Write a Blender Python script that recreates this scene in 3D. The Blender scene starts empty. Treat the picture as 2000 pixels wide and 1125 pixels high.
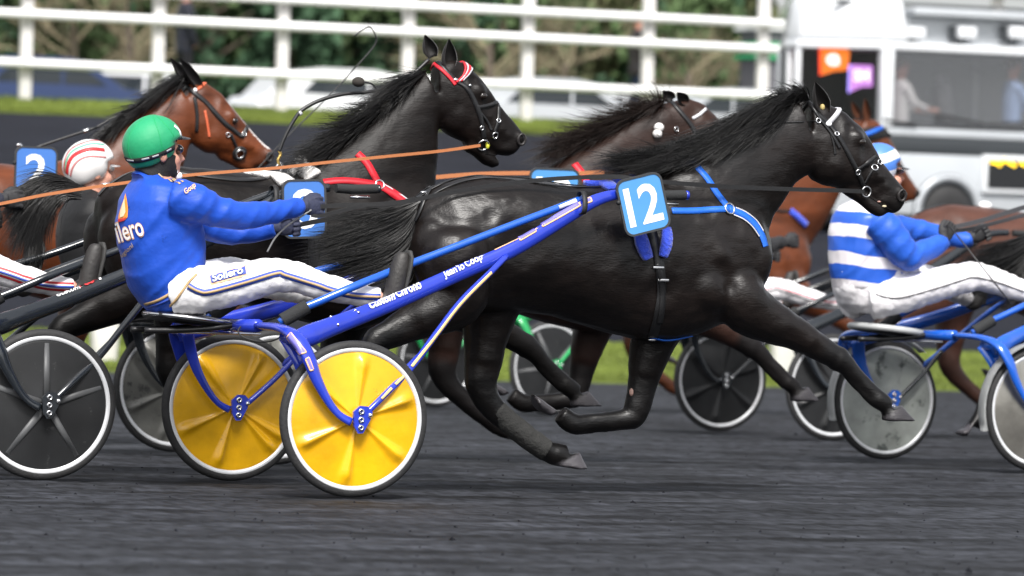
import bpy, bmesh, math, random
from mathutils import Vector, Matrix, noise
from mathutils.bvhtree import BVHTree
R = math.radians
rnd = random.Random(7)
sc = bpy.context.scene
COL = sc.collection

# ------------------------------------------------------------------ camera
FPX, CX, CY = 10900.0, 1000.0, 562.5          # focal length and centre in the photo's pixels
YAW, ROLL, CAMH, PITCH = R(22), 0.030, 1.0, -0.0016
cd = bpy.data.cameras.new('camera'); cam = bpy.data.objects.new('camera', cd); COL.objects.link(cam)
sc.camera = cam
cd.sensor_width = 36; cd.lens = 36*FPX/2000.0; cd.clip_end = 2000; cd.clip_start = 0.5
fw = Vector((math.sin(YAW)*math.cos(PITCH), math.cos(YAW)*math.cos(PITCH), math.sin(PITCH)))
rt0 = Vector((math.cos(YAW), -math.sin(YAW), 0)); up0 = rt0.cross(fw)
rt = rt0*math.cos(ROLL)+up0*math.sin(ROLL); up = up0*math.cos(ROLL)-rt0*math.sin(ROLL)
CAMP = Vector((0, 0, CAMH))
M = Matrix((rt, up, -fw)).transposed().to_4x4(); M.translation = CAMP
cam.matrix_world = M
cd.dof.use_dof = True; cd.dof.focus_distance = 25.6; cd.dof.aperture_fstop = 3.8

# ------------------------------------------------------------------ world, sun, exposure
SUN_EL, SUN_AZ = R(50), R(205)
w = bpy.data.worlds.new('World'); sc.world = w; w.use_nodes = True
nt = w.node_tree; bg = nt.nodes['Background']
sky = nt.nodes.new('ShaderNodeTexSky'); sky.sky_type = 'NISHITA'; sky.sun_disc = False
sky.sun_elevation = SUN_EL; sky.sun_rotation = SUN_AZ; sky.air_density = 1.0; sky.dust_density = 3.0; sky.ozone_density = 1.0
hs = nt.nodes.new('ShaderNodeHueSaturation'); hs.inputs['Saturation'].default_value = 0.22
nt.links.new(sky.outputs[0], hs.inputs['Color']); nt.links.new(hs.outputs[0], bg.inputs[0])
bg.inputs[1].default_value = 0.105
sd = bpy.data.lights.new('sun', 'SUN'); sun = bpy.data.objects.new('sun', sd); COL.objects.link(sun)
sd.energy = 2.3; sd.angle = R(16); sd.color = (1, .97, .93)
# sun stands behind the camera, a little to its left, high
sun.rotation_euler = Vector((math.sin(R(14)), math.cos(R(14)), -math.tan(SUN_EL))).to_track_quat('-Z', 'Y').to_euler()
vs = sc.view_settings; vs.view_transform = 'Standard'; vs.look = 'None'; vs.exposure = 1.10; vs.gamma = 1

# ------------------------------------------------------------------ helpers
def ray(px, py):
    return (M.to_3x3() @ Vector((px-CX, CY-py, -FPX))).normalized()
def at_depth(px, py, z):
    d = M.to_3x3() @ Vector((px-CX, CY-py, -FPX)); return CAMP + d*(z/FPX)
def at_y(px, py, y):
    d = ray(px, py); return CAMP + d*((y-CAMP.y)/d.y)
class Rig:
    """A lane frame: origin under the axle, x along travel, y to the far side."""
    def __init__(s, x, y, th=0.0):
        s.m = Matrix.Translation((x, y, 0)) @ Matrix.Rotation(th, 4, 'Z'); s.i = s.m.inverted(); s.th = th
    def L(s, px, py, yl=0.0):
        o = s.i @ CAMP; d = s.i.to_3x3() @ ray(px, py)
        return o + d*((yl-o.y)/d.y)
    def ray(s, px, py):
        return s.i @ CAMP, (s.i.to_3x3() @ ray(px, py)).normalized()
    def px(s, p):
        q = M.inverted() @ (s.m @ Vector(p)); return (CX+FPX*q.x/-q.z, CY-FPX*q.y/-q.z)

def mat(name, col, rough=.5, metal=0., var=0., fine=None, vscale=8., bump=0., bscale=60., spec=.5, stretch=(1,1,1), sheen=0., coat=0., emit=None, attr=None, dirt=None, detail=4):
    m = bpy.data.materials.new(name); m.use_nodes = True; n = m.node_tree; b = n.nodes['Principled BSDF']
    b.inputs['Base Color'].default_value = (*col, 1); b.inputs['Roughness'].default_value = rough; b.inputs['Metallic'].default_value = metal
    b.inputs['Specular IOR Level'].default_value = spec
    b.inputs['Sheen Weight'].default_value = sheen; b.inputs['Coat Weight'].default_value = coat; b.inputs['Coat Roughness'].default_value = .12
    tc = n.nodes.new('ShaderNodeTexCoord'); mp = n.nodes.new('ShaderNodeMapping'); mp.inputs['Scale'].default_value = stretch
    n.links.new(tc.outputs['Object'], mp.inputs['Vector'])
    src = None
    if attr:
        a = n.nodes.new('ShaderNodeVertexColor'); a.layer_name = attr; src = a.outputs['Color']
    if var:
        t = n.nodes.new('ShaderNodeTexNoise'); t.inputs['Scale'].default_value = vscale; t.inputs['Detail'].default_value = detail
        n.links.new(mp.outputs[0], t.inputs['Vector'])
        mr = n.nodes.new('ShaderNodeMapRange'); mr.inputs['From Min'].default_value = .3; mr.inputs['From Max'].default_value = .7
        mr.inputs['To Min'].default_value = 1-var; mr.inputs['To Max'].default_value = 1+var; n.links.new(t.outputs['Fac'], mr.inputs['Value'])
        mx = n.nodes.new('ShaderNodeMix'); mx.data_type = 'RGBA'; mx.blend_type = 'MULTIPLY'; mx.inputs[0].default_value = 1
        if src: n.links.new(src, mx.inputs[6])
        else: mx.inputs[6].default_value = (*col, 1)
        n.links.new(mr.outputs[0], mx.inputs[7]); src = mx.outputs[2]
    if fine:   # (scale, amount): grain on top of the broad variation
        t = n.nodes.new('ShaderNodeTexNoise'); t.inputs['Scale'].default_value = fine[0]; t.inputs['Detail'].default_value = 3
        m2 = n.nodes.new('ShaderNodeMapping'); m2.inputs['Scale'].default_value = (.5,.22,1); n.links.new(tc.outputs['Object'], m2.inputs['Vector']); n.links.new(m2.outputs[0], t.inputs['Vector'])
        mr = n.nodes.new('ShaderNodeMapRange'); mr.inputs['From Min'].default_value = .35; mr.inputs['From Max'].default_value = .65; mr.inputs['To Min'].default_value = 1-fine[1]; mr.inputs['To Max'].default_value = 1+fine[1]; n.links.new(t.outputs['Fac'], mr.inputs['Value'])
        mx = n.nodes.new('ShaderNodeMix'); mx.data_type = 'RGBA'; mx.blend_type = 'MULTIPLY'; mx.inputs[0].default_value = 1; n.links.new(src, mx.inputs[6]); n.links.new(mr.outputs[0], mx.inputs[7]); src = mx.outputs[2]
    if dirt:   # (colour, scale, threshold): specks of thrown-up sand
        t = n.nodes.new('ShaderNodeTexNoise'); t.inputs['Scale'].default_value = dirt[1]; t.inputs['Detail'].default_value = 6; t.inputs['Roughness'].default_value = .7
        n.links.new(tc.outputs['Object'], t.inputs['Vector'])
        mr = n.nodes.new('ShaderNodeMapRange'); mr.inputs['From Min'].default_value = dirt[2]; mr.inputs['From Max'].default_value = dirt[2]+.07; n.links.new(t.outputs['Fac'], mr.inputs['Value'])
        mx = n.nodes.new('ShaderNodeMix'); mx.data_type = 'RGBA'; n.links.new(mr.outputs[0], mx.inputs[0])
        if src: n.links.new(src, mx.inputs[6])
        else: mx.inputs[6].default_value = (*col, 1)
        mx.inputs[7].default_value = (*dirt[0], 1); src = mx.outputs[2]
    if src: n.links.new(src, b.inputs['Base Color'])
    if bump:
        t = n.nodes.new('ShaderNodeTexNoise'); t.inputs['Scale'].default_value = bscale; t.inputs['Detail'].default_value = 5
        n.links.new(mp.outputs[0], t.inputs['Vector'])
        bp = n.nodes.new('ShaderNodeBump'); bp.inputs['Strength'].default_value = bump; bp.inputs['Distance'].default_value = .02
        n.links.new(t.outputs['Fac'], bp.inputs['Height']); n.links.new(bp.outputs[0], b.inputs['Normal'])
    if emit:
        b.inputs['Emission Color'].default_value = (*emit[0], 1); b.inputs['Emission Strength'].default_value = emit[1]
    return m

BASE = {}
def link(o, parent=None):
    COL.objects.link(o)
    if parent: o.parent = parent
    return o
def tag(o, label=None, cat=None, group=None, kind=None):
    if label: o['label'] = label
    if cat: o['category'] = cat
    if group: o['group'] = group
    if kind: o['kind'] = kind
    return o
def thing(name, label, cat, rig=None, base=(0,0,0), group=None):
    o = bpy.data.objects.new(name, None); o.empty_display_size = .1
    m = (rig.m if rig else Matrix()) @ Matrix.Translation(base)
    o.matrix_world = m; BASE[o.name] = Vector(base); link(o)
    return tag(o, label, cat, group)
def obj(name, me, m=None, parent=None, smooth=True, rig=None, base=None):
    """me: bmesh or mesh in the lane's coordinates -> ONE linked mesh object."""
    if isinstance(me, bmesh.types.BMesh):
        bm = me; me = bpy.data.meshes.new(name)
        bmesh.ops.recalc_face_normals(bm, faces=bm.faces[:]); bm.to_mesh(me); bm.free()
    me.name = name
    if m is not None:
        for x in (m if isinstance(m, (list, tuple)) else [m]): me.materials.append(x)
    if smooth: me.polygons.foreach_set('use_smooth', [True]*len(me.polygons))
    o = bpy.data.objects.new(name, me)
    if parent:
        b = BASE[parent.name] if parent.name in BASE else Vector((0,0,0))
        me.transform(Matrix.Translation(-b)); BASE[o.name] = b
        link(o, parent)
    else:
        b = Vector(base) if base else Vector((0,0,0))
        me.transform(Matrix.Translation(-b)); o.matrix_world = (rig.m if rig else Matrix()) @ Matrix.Translation(b)
        BASE[o.name] = b; link(o)
    return o
def flat(me, ang=35):
    pass
def sharp(o, ang=38):
    me = o.data
    try: me.set_sharp_from_angle(angle=R(ang))
    except Exception: pass
    return o

def ring(bm, c, a, b, n=20, ex=2.0):
    vs_ = []
    for i in range(n):
        t = 2*math.pi*i/n; ct, st = math.cos(t), math.sin(t)
        f = 2/ex
        vs_.append(bm.verts.new(c + a*(math.copysign(abs(ct)**f, ct)) + b*(math.copysign(abs(st)**f, st))))
    return vs_
def skin(bm, rings, caps=True, closed=False):
    n = len(rings[0]); k = len(rings)
    for i in range(k if closed else k-1):
        r0, r1 = rings[i], rings[(i+1) % k]
        for j in range(n):
            bm.faces.new((r0[j], r0[(j+1) % n], r1[(j+1) % n], r1[j]))
    if caps and not closed:
        bm.faces.new(rings[0][::-1]); bm.faces.new(rings[-1])
YV = Vector((0, 1, 0))
def slab(bm, secs, n=24, ex=2.2, y=0.0):
    """secs: (top point, bottom point, half width): a loft across the lane's middle plane."""
    rs = []
    for a, b, hw in secs:
        c = (a+b)/2; h = (a-b)/2
        rs.append(ring(bm, Vector((c.x, c.y+y, c.z)), h, YV*hw, n, ex))
    skin(bm, rs)
def tube(bm, pts, rad, n=12, caps=True, lat=None, fy=None):
    """rad: number, or one per point; fy: factor for the width along the lane's y axis."""
    pts = [Vector(p) for p in pts]; k = len(pts); rs = []; prev = None
    for i, p in enumerate(pts):
        t = (pts[min(i+1, k-1)]-pts[max(i-1, 0)]).normalized()
        if prev is None:
            s = t.cross(YV)
            if s.length < .2: s = t.cross(Vector((0, 0, 1)))
            s.normalize()
        else:
            s = (prev - t*prev.dot(t)); s = s.normalized() if s.length > 1e-6 else t.orthogonal().normalized()
        prev = s; q = t.cross(s).normalized()
        r = rad if isinstance(rad, (int, float)) else rad[i]
        f = 1 if fy is None else (fy if isinstance(fy, (int, float)) else fy[i])
        rs.append(ring(bm, p, s*r, q*r*f, n))
    skin(bm, rs, caps)
def curve(pts, sub=6):
    """Catmull-Rom through pts (vectors of any length)."""
    P = [Vector(p) for p in pts]; out = []
    if len(P) < 3: sub2 = sub
    for i in range(len(P)-1):
        p0, p1, p2, p3 = P[max(i-1, 0)], P[i], P[i+1], P[min(i+2, len(P)-1)]
        for j in range(sub):
            t = j/sub; t2, t3 = t*t, t*t*t
            out.append(.5*((2*p1)+(p2-p0)*t+(2*p0-5*p1+4*p2-p3)*t2+(3*p1-p0-3*p2+p3)*t3))
    out.append(P[-1]); return out
def ctube(bm, pts, rad, n=12, sub=5, fy=None):
    if isinstance(rad, (int, float)): rad = [rad]*len(pts)
    q = curve([Vector((*p, r)) for p, r in zip(pts, rad)], sub)
    tube(bm, [v.xyz for v in q], [max(v.w, .0005) for v in q], n, fy=fy)
def ell(bm, c, rx, ry, rz, rot=None, u=16, v=10):
    m = Matrix.Translation(c) @ (rot.to_4x4() if rot else Matrix()) @ Matrix.Diagonal((rx, ry, rz, 1))
    return bmesh.ops.create_uvsphere(bm, u_segments=u, v_segments=v, radius=1, matrix=m)['verts']
def box(bm, c, sx, sy, sz, rot=None, bev=0.0):
    m = Matrix.Translation(c) @ (rot.to_4x4() if rot else Matrix()) @ Matrix.Diagonal((sx, sy, sz, 1))
    vs_ = bmesh.ops.create_cube(bm, size=1, matrix=m)['verts']
    if bev:
        es = list({e for x in vs_ for e in x.link_edges})
        bmesh.ops.bevel(bm, geom=es, offset=bev, segments=2, affect='EDGES', profile=.6)
def lathe_y(bm, c, prof, n=64, closed=False):
    """prof: (radius, y) points turned about the lane's y axis through c."""
    rs = []
    for i in range(n):
        t = 2*math.pi*i/n
        rs.append([bm.verts.new(c+Vector((r*math.cos(t), y, r*math.sin(t)))) for r, y in prof])
    k = len(prof)
    for i in range(n):
        a, b = rs[i], rs[(i+1) % n]
        for j in range(k if closed else k-1):
            bm.faces.new((a[j], a[(j+1) % k], b[(j+1) % k], b[j]))
def remesh(bm, voxel, smooth=6, fac=.5):
    """One continuous skin from overlapping shells."""
    me = bpy.data.meshes.new('tmp'); bmesh.ops.recalc_face_normals(bm, faces=bm.faces[:]); bm.to_mesh(me); bm.free()
    o = bpy.data.objects.new('tmp', me); COL.objects.link(o)
    r = o.modifiers.new('r', 'REMESH'); r.mode = 'VOXEL'; r.voxel_size = voxel
    s = o.modifiers.new('s', 'SMOOTH'); s.factor = fac; s.iterations = smooth
    dg = bpy.context.evaluated_depsgraph_get(); out = bpy.data.meshes.new_from_object(o.evaluated_get(dg))
    bpy.data.objects.remove(o); bpy.data.meshes.remove(me)
    return out
def relax_where(me, weight, it):
    """Even out a mesh's skin where weight(point) > 0."""
    import numpy as np
    n = len(me.vertices); co = np.empty(n*3); me.vertices.foreach_get('co', co); co = co.reshape(-1, 3)
    e = np.empty(len(me.edges)*2, int); me.edges.foreach_get('vertices', e); e = e.reshape(-1, 2)
    w_ = np.array([weight(c) for c in co])[:, None]; deg = np.bincount(e.ravel(), minlength=n)[:, None].clip(1)
    for _ in range(it):
        acc = np.zeros_like(co); np.add.at(acc, e[:, 0], co[e[:, 1]]); np.add.at(acc, e[:, 1], co[e[:, 0]])
        d = acc/deg-co; co = co+d*.6*w_
        acc = np.zeros_like(co); np.add.at(acc, e[:, 0], co[e[:, 1]]); np.add.at(acc, e[:, 1], co[e[:, 0]])
        co = co-(acc/deg-co)*.52*w_          # keep the volume
    me.vertices.foreach_set('co', co.ravel()); me.update()
def sculpt(me, ops):
    """ops: (centre, radius, vector) soft pushes of a mesh's points."""
    for v in me.vertices:
        for c, r, d in ops:
            q = (v.co-c).length/r
            if q < 1: v.co += d*((1-q*q)**2)
def ruffle(me, amp, scale, sx=(1,1,1), seed=0.):
    me.update(); ns = [v.normal.copy() for v in me.vertices]
    for v, n_ in zip(me.vertices, ns):
        p = Vector((v.co.x*sx[0], v.co.y*sx[1], v.co.z*sx[2]))*scale + Vector((seed, seed*2, 0))
        v.co += n_*amp*(noise.noise(p)+.5*noise.noise(p*2.1))
class Surf:
    def __init__(s, me, rig):
        me.calc_loop_triangles()
        s.t = BVHTree.FromPolygons([v.co.copy() for v in me.vertices], [tuple(p.vertices) for p in me.polygons]); s.rig = rig
    def px(s, px, py, yl=0.):
        o, d = s.rig.ray(px, py); h = s.t.ray_cast(o, d)
        if h[0] is None:
            q = s.rig.L(px, py, yl); h = s.t.find_nearest(q)
        return h[0], h[1]
    def side(s, x, z, sign=-1):
        h = s.t.ray_cast(Vector((x, 3*sign, z)), Vector((0, -sign, 0)))
        if h[0] is None: h = s.t.find_nearest(Vector((x, .1*sign, z)))
        return h[0], h[1]
    def near(s, p):
        h = s.t.find_nearest(p); return h[0], h[1]
def ribbon(bm, hits, width, th=.003, off=.002, mirror=False):
    k = len(hits); rs = []
    for i, (p, n_) in enumerate(hits):
        t = hits[min(i+1, k-1)][0]-hits[max(i-1, 0)][0]
        if t.length < 1e-6: t = Vector((1, 0, 0))
        t.normalize(); s = t.cross(n_)
        if s.length < 1e-4: s = t.orthogonal()
        s.normalize(); w_ = width if isinstance(width, (int, float)) else width[i]
        a = p+n_*off; b = p+n_*(off+th)
        rs.append([a-s*w_/2, b-s*w_/2, b+s*w_/2, a+s*w_/2])
    def mk(f):
        skin(bm, [[bm.verts.new(f(v)) for v in r] for r in rs])
    mk(lambda v: v)
    if mirror: mk(lambda v: Vector((v.x, -v.y, v.z)))
def strap(bm, surf, pts, width, th=.003, off=.002, mirror=False, sub=8, smooth_n=2):
    """pts: photo pixels; the strap lies on the surface the camera sees there."""
    q = curve([Vector((*p[:2], 0)) for p in pts], sub)
    hits = [surf.px(v.x, v.y) for v in q]; hits = relax(hits, smooth_n)
    ribbon(bm, hits, width, th, off, mirror); return hits
def relax(hits, n=2):
    for _ in range(n):
        hits = [hits[0]]+[((hits[i-1][0]+2*hits[i][0]+hits[i+1][0])/4, (hits[i-1][1]+2*hits[i][1]+hits[i+1][1]).normalized()) for i in range(1, len(hits)-1)]+[hits[-1]]
    return hits
def strands(bm, guides, n, rad=.0022, seg=9, spread=.03, y=(0., .0), droop=0., seed=1, clump=5, lmin=.6, ysp=(.0, .03)):
    """Hair: each strand runs between two neighbouring guide curves (root to tip)."""
    r_ = random.Random(seed); G = [curve(g, 6) for g in guides]; m = len(G[0])
    def samp(g, t):
        f = t*(m-1); i = min(int(f), m-2); return g[i].lerp(g[i+1], f-i)
    cl = []
    for c in range(max(1, n//clump)):
        cl.append((r_.uniform(0, len(G)-1), Vector((r_.gauss(0, 1), r_.gauss(0, 1), r_.gauss(0, 1))), r_.uniform(lmin, 1), r_.uniform(*y)))
    for k in range(n):
        g0, cn, ln, y0 = cl[k % len(cl)]
        g = min(max(g0+r_.gauss(0, .12), 0), len(G)-1.001); i = int(g); f = g-i
        ph = r_.uniform(0, 6.28); jn = Vector((r_.gauss(0, 1), r_.gauss(0, 1), r_.gauss(0, 1)))
        L_ = ln*r_.uniform(.85, 1.05); pts = []; rr = []
        for s in range(seg+1):
            t = s/seg; p = samp(G[i], t*L_ if t*L_ < 1 else 1).lerp(samp(G[i+1], t*L_ if t*L_ < 1 else 1), f)
            o = cn*spread*.8*t+jn*spread*.6*t
            wv = math.sin(ph+t*5)*.006*t
            pts.append(p+Vector((o.x, o.y*(.6)+y0*(1 if ysp[1] == 0 else min(1, .25+t)) , o.z-droop*t*t+wv)))
            rr.append(rad*(1-.85*t**2)*r_.uniform(.9, 1.1))
        tube(bm, pts, rr, 3, caps=False)
def text_mesh(s, size=1., bold=.0, shear=0., ext=0., space=1.):
    c = bpy.data.curves.new('t', 'FONT'); c.body = s; c.size = size; c.offset = bold; c.shear = shear; c.space_character = space; c.resolution_u = 3
    c.extrude = ext
    o = bpy.data.objects.new('t', c); COL.objects.link(o); bpy.context.view_layer.update()
    dg = bpy.context.evaluated_depsgraph_get(); me = bpy.data.meshes.new_from_object(o.evaluated_get(dg))
    bpy.data.objects.remove(o); bpy.data.curves.remove(c)
    return me
def text_px(s, surf, p0, p1, hpx, bold=.0, shear=0., off=.004, cut=.03, yl=None, space=1., plane=None):
    """Lettering laid on a surface: baseline from pixel p0 to p1, letter height hpx pixels."""
    me = text_mesh(s, 1., bold, shear, space=space)
    bm = bmesh.new(); bm.from_mesh(me); bpy.data.meshes.remove(me)
    xs = [v.co.x for v in bm.verts]; ys = [v.co.y for v in bm.verts]; x0, x1 = min(xs), max(xs); y0, y1 = min(0, min(ys)*0), max(ys)
    bmesh.ops.remove_doubles(bm, verts=bm.verts[:], dist=1e-5)
    if surf:
        for _ in range(2):
            es = [e for e in bm.edges if e.calc_length() > .22]
            if es: bmesh.ops.subdivide_edges(bm, edges=es, cuts=1, use_grid_fill=False)
        bmesh.ops.triangulate(bm, faces=bm.faces[:])
    e = Vector((p1[0]-p0[0], p1[1]-p0[1])); nrm = Vector((e.y, -e.x)).normalized()*hpx
    for v in bm.verts:
        a = (v.co.x-x0)/(x1-x0); b = (v.co.y-y0)/(y1-y0)
        q = Vector(p0)+e*a+nrm*b
        if surf:
            h, n_ = surf.px(q.x, q.y); o = (surf.rig.i @ CAMP)-h
            v.co = h+n_*off*.6+o.normalized()*off
        else:
            v.co = plane(q.x, q.y)
    return bm
# ------------------------------------------------------------------ materials of the setting
M_track = mat('black_sand', (.0205,.0220,.0265), .85, var=.85, vscale=4.5, bump=1.0, bscale=8, stretch=(.2,.75,1), spec=.17, detail=10, fine=(34,.5))
M_track2 = mat('black_sand_far', (.0115,.0125,.0180), .9, var=.25, vscale=.8, bump=.3, bscale=8, spec=.12)
M_turf = mat('turf', (.10,.13,.025), .9, var=.4, vscale=1.1, bump=.4, bscale=20, spec=.1)
M_blade = mat('grass_blade', (.125,.16,.03), .7, var=.45, vscale=.6, spec=.2)
M_lot = mat('car_park_asphalt', (.12,.12,.125), .9, var=.2, vscale=.6, spec=.2)
M_lawn = mat('lawn', (.16,.21,.06), .9, var=.3, vscale=.05, spec=.1)
M_white = mat('white_plastic', (.82,.82,.82), .35, var=.04, vscale=3, dirt=((.45,.43,.4),5,.7))
M_post = mat('off_white_plastic', (.66,.64,.62), .5, var=.06, vscale=3)
M_leafd = [mat('conifer_leaf', (.052,.105,.056), .7, var=.5, vscale=.5, spec=.2), mat('laurel_leaf', (.080,.125,.052), .7, var=.5, vscale=.5, spec=.2), mat('olive_leaf', (.115,.128,.06), .7, var=.5, vscale=.5, spec=.2)]
M_bark = mat('bark', (.07,.055,.04), .9, var=.3, vscale=4)
M_twig = mat('bare_twig', (.18,.155,.095), .9, var=.3, vscale=2)
M_chrome = mat('chrome', (.75,.75,.76), .18, 1.0)
M_black = mat('black_rubber', (.012,.012,.013), .6, var=.2, vscale=10)
M_glassd = mat('dark_glass', (.02,.026,.032), .06, spec=.8)

# ------------------------------------------------------------------ ground: one profile, extruded along the course
PROF = [(-60,0), (50.7,0), (52.5,.1), (54.7,.36), (62,1.15), (71,2.24), (78,3.2), (79.3,3.38), (80.2,3.48), (82,3.5), (84,3.35), (87,3.08), (125,3.05), (150,4.6), (230,13), (1400,40)]
def gz(y):
    for (a, za), (b, zb) in zip(PROF, PROF[1:]):
        if y <= b: return za+(zb-za)*(y-a)/(b-a)
    return PROF[-1][1]
def strip(name, y0, y1, m, x0=-300, x1=700, ys=None, kind='structure', sag=0.):
    bm = bmesh.new(); ys = ys or sorted({y0, y1, *[y for y, _ in PROF if y0 < y < y1]}); nx = 40
    rows = [[bm.verts.new((x0+(x1-x0)*i/nx, y, gz(y))) for i in range(nx+1)] for y in ys]
    for a, b in zip(rows, rows[1:]):
        for i in range(nx): bm.faces.new((a[i], a[i+1], b[i+1], b[i]))
    o = obj(name, bm, m); o['kind'] = kind; return o
def lumpy_track():
    """The near track: one sheet, finely divided and churned where the camera sees it."""
    xs = sorted({*[-300+20*i for i in range(15)], *[i*.062 for i in range(-10, 450)], *[30+20*i for i in range(34)]}); ys = sorted({-60, -20, 5, *[14+i*.085 for i in range(430)], 50.7})
    ys = [y for y in ys if y <= 50.7]; bm = bmesh.new(); rows = []
    for y in ys:
        r = []
        for x in xs:
            e = max(0, min(1, (50.6-y)/1.0, (y-13)/1.0, (x+.6)/1.0, (29-x)/1.0)); z = 0.
            if e > 0:
                p = Vector((x*.6, y, 0)); z = e*(noise.noise(p*2.3)*.010+noise.noise(p*6.5)*.008+noise.noise(Vector((x, y, 3))*14)*.006-.008)
            r.append(bm.verts.new((x, y, z)))
        rows.append(r)
    for a, b in zip(rows, rows[1:]):
        for i in range(len(xs)-1): bm.faces.new((a[i], a[i+1], b[i+1], b[i]))
    o = obj('race_track', bm, M_track); o['kind'] = 'structure'
lumpy_track()
strip('grass_strip', 50.7, 54.7, M_turf)
strip('far_track', 54.7, 78, M_track2)
strip('grass_verge', 78, 87, M_turf)
strip('car_park', 87, 125, M_lot)
strip('far_lawn', 125, 1400, M_lawn, -900, 1500)
def blades(name, bands, n, label):
    bm = bmesh.new()
    for k in range(n):
        y0, y1, pxa, pxb, h = bands[k % len(bands)]
        y = rnd.uniform(y0, y1); px_ = rnd.uniform(pxa, pxb); x = at_y(px_, 500, y).x; z = gz(y)-.01
        hh = h*rnd.uniform(.5, 1.3); a = rnd.uniform(0, 3.14); wv = .012
        dx, dy = math.cos(a)*wv, math.sin(a)*wv; lx, ly = rnd.gauss(0, .35)*hh, rnd.gauss(0, .35)*hh
        bm.faces.new((bm.verts.new((x-dx, y-dy, z)), bm.verts.new((x+dx, y+dy, z)), bm.verts.new((x+lx, y+ly, z+hh))))
    o = obj(name, bm, M_blade, smooth=False); tag(o, label, 'grass', kind='stuff'); return o
blades('grass', [(50.75,54.6,-100,2100,.05), (78.1,82.5,-100,2100,.065), (78.05,78.5,-100,2100,.07)], 60000, 'short green and yellowish grass beside the black track')

# ------------------------------------------------------------------ white running rail
FY = 80.0
fence = thing('rail_fence', 'white three-rail fence on the grass verge behind the race', 'fence', None, (at_y(1000,200,FY).x, FY, gz(FY)))
for py in (-62, 22, 73, 166):
    z = at_y(1000, py, FY).z
    bm = bmesh.new()
    x0, x1 = at_y(-700,0,FY).x, at_y(2700,0,FY).x
    tube(bm, [(x0, FY-.12, z), (x1, FY-.12, z)], .067, 14)
    obj('rail', bm, M_white, fence)
for px_ in (-440,-190,50,308,551,796,1030,1265,1490,1715,1945,2180):
    x = at_y(px_, 200, FY).x; bm = bmesh.new()
    zt = at_y(1000, -85, FY).z
    box(bm, (x, FY+.06, (zt+gz(FY)-.1)/2), .18, .15, zt-gz(FY)+.1, bev=.03)
    obj('post', bm, M_post, fence)

# short white marker posts on the infield strip
def marker(px_, pyt, pyb, label):
    p = at_y(px_, 600, 52.2); bm = bmesh.new(); zt = at_y(px_, pyt, 52.2).z; zb = gz(52.2)-.02
    ring_ = []
    for z, r in ((zb,.115), (zb+.03,.13), (zt-.25,.145), (zt-.03,.15), (zt,.13)):
        ring_.append(ring(bm, Vector((p.x, 52.2, z)), Vector((r,0,0)), Vector((0,r*.8,0)), 20, 3))
    skin(bm, ring_); o = obj('marker_post', bm, M_post, base=(p.x,52.2,zb)); sharp(o)
    tag(o, label, 'marker post')
marker(206, 585, 655, 'short white marker post on the grass beyond the black-wheeled sulky')
marker(1532, 560, 660, 'short white marker post beyond the black shafts, behind the extended foreleg')

# ------------------------------------------------------------------ trees
def leaf_crown(bm, c, rx, rz, n, sz, seed, cone=False):
    r_ = random.Random(seed); lobes = [(Vector((r_.gauss(0,.5)*rx, r_.gauss(0,.5)*rx, r_.uniform(-.8,.8)*rz)), r_.uniform(.3,.55)) for _ in range(16)]
    for k in range(n):
        l, lr = lobes[k % 16]
        d = Vector((r_.gauss(0,1), r_.gauss(0,1), r_.gauss(0,1))).normalized()*(r_.random()**.4)
        p = l+Vector((d.x*rx*lr, d.y*rx*lr, d.z*rz*lr*.8))
        if cone:
            f = max(.12, 1-(p.z+rz)/(2.1*rz)); p.x *= f*1.3; p.y *= f*1.3
        p += c; a = Vector((r_.gauss(0,1), r_.gauss(0,1), r_.gauss(0,1))).normalized(); b = a.orthogonal().normalized(); q = a.cross(b)
        s = sz*r_.uniform(.6,1.3)
        bm.faces.new([bm.verts.new(p+b*s), bm.verts.new(p+q*s*.6), bm.verts.new(p-b*s), bm.verts.new(p-q*s*.6)])
def tree(px_, y, h, r, kind, label, seed, cone=False):
    x = at_y(px_, 300, y).x; z = gz(y)
    t = thing('tree', label, 'tree', None, (x,y,z), 'trees behind the car park')
    bm = bmesh.new(); tube(bm, [(x,y,z-.1), (x+.05,y,z+h*.4), (x,y+.05,z+h*.8)], [.16,.12,.04], 8)
    for k in range(7):
        a = rnd.uniform(0,6.28); z0 = z+h*rnd.uniform(.15,.7)
        tube(bm, [(x,y,z0), (x+math.cos(a)*r*.7, y+math.sin(a)*r*.7, z0+r*.5)], [.05,.015], 6)
    obj('trunk', bm, M_bark, t)
    bm = bmesh.new(); leaf_crown(bm, Vector((x,y,z+h*.5)), r, h*.53, 3600, .17, seed, cone); obj('crown', bm, M_leafd[kind], t, smooth=False)
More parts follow.
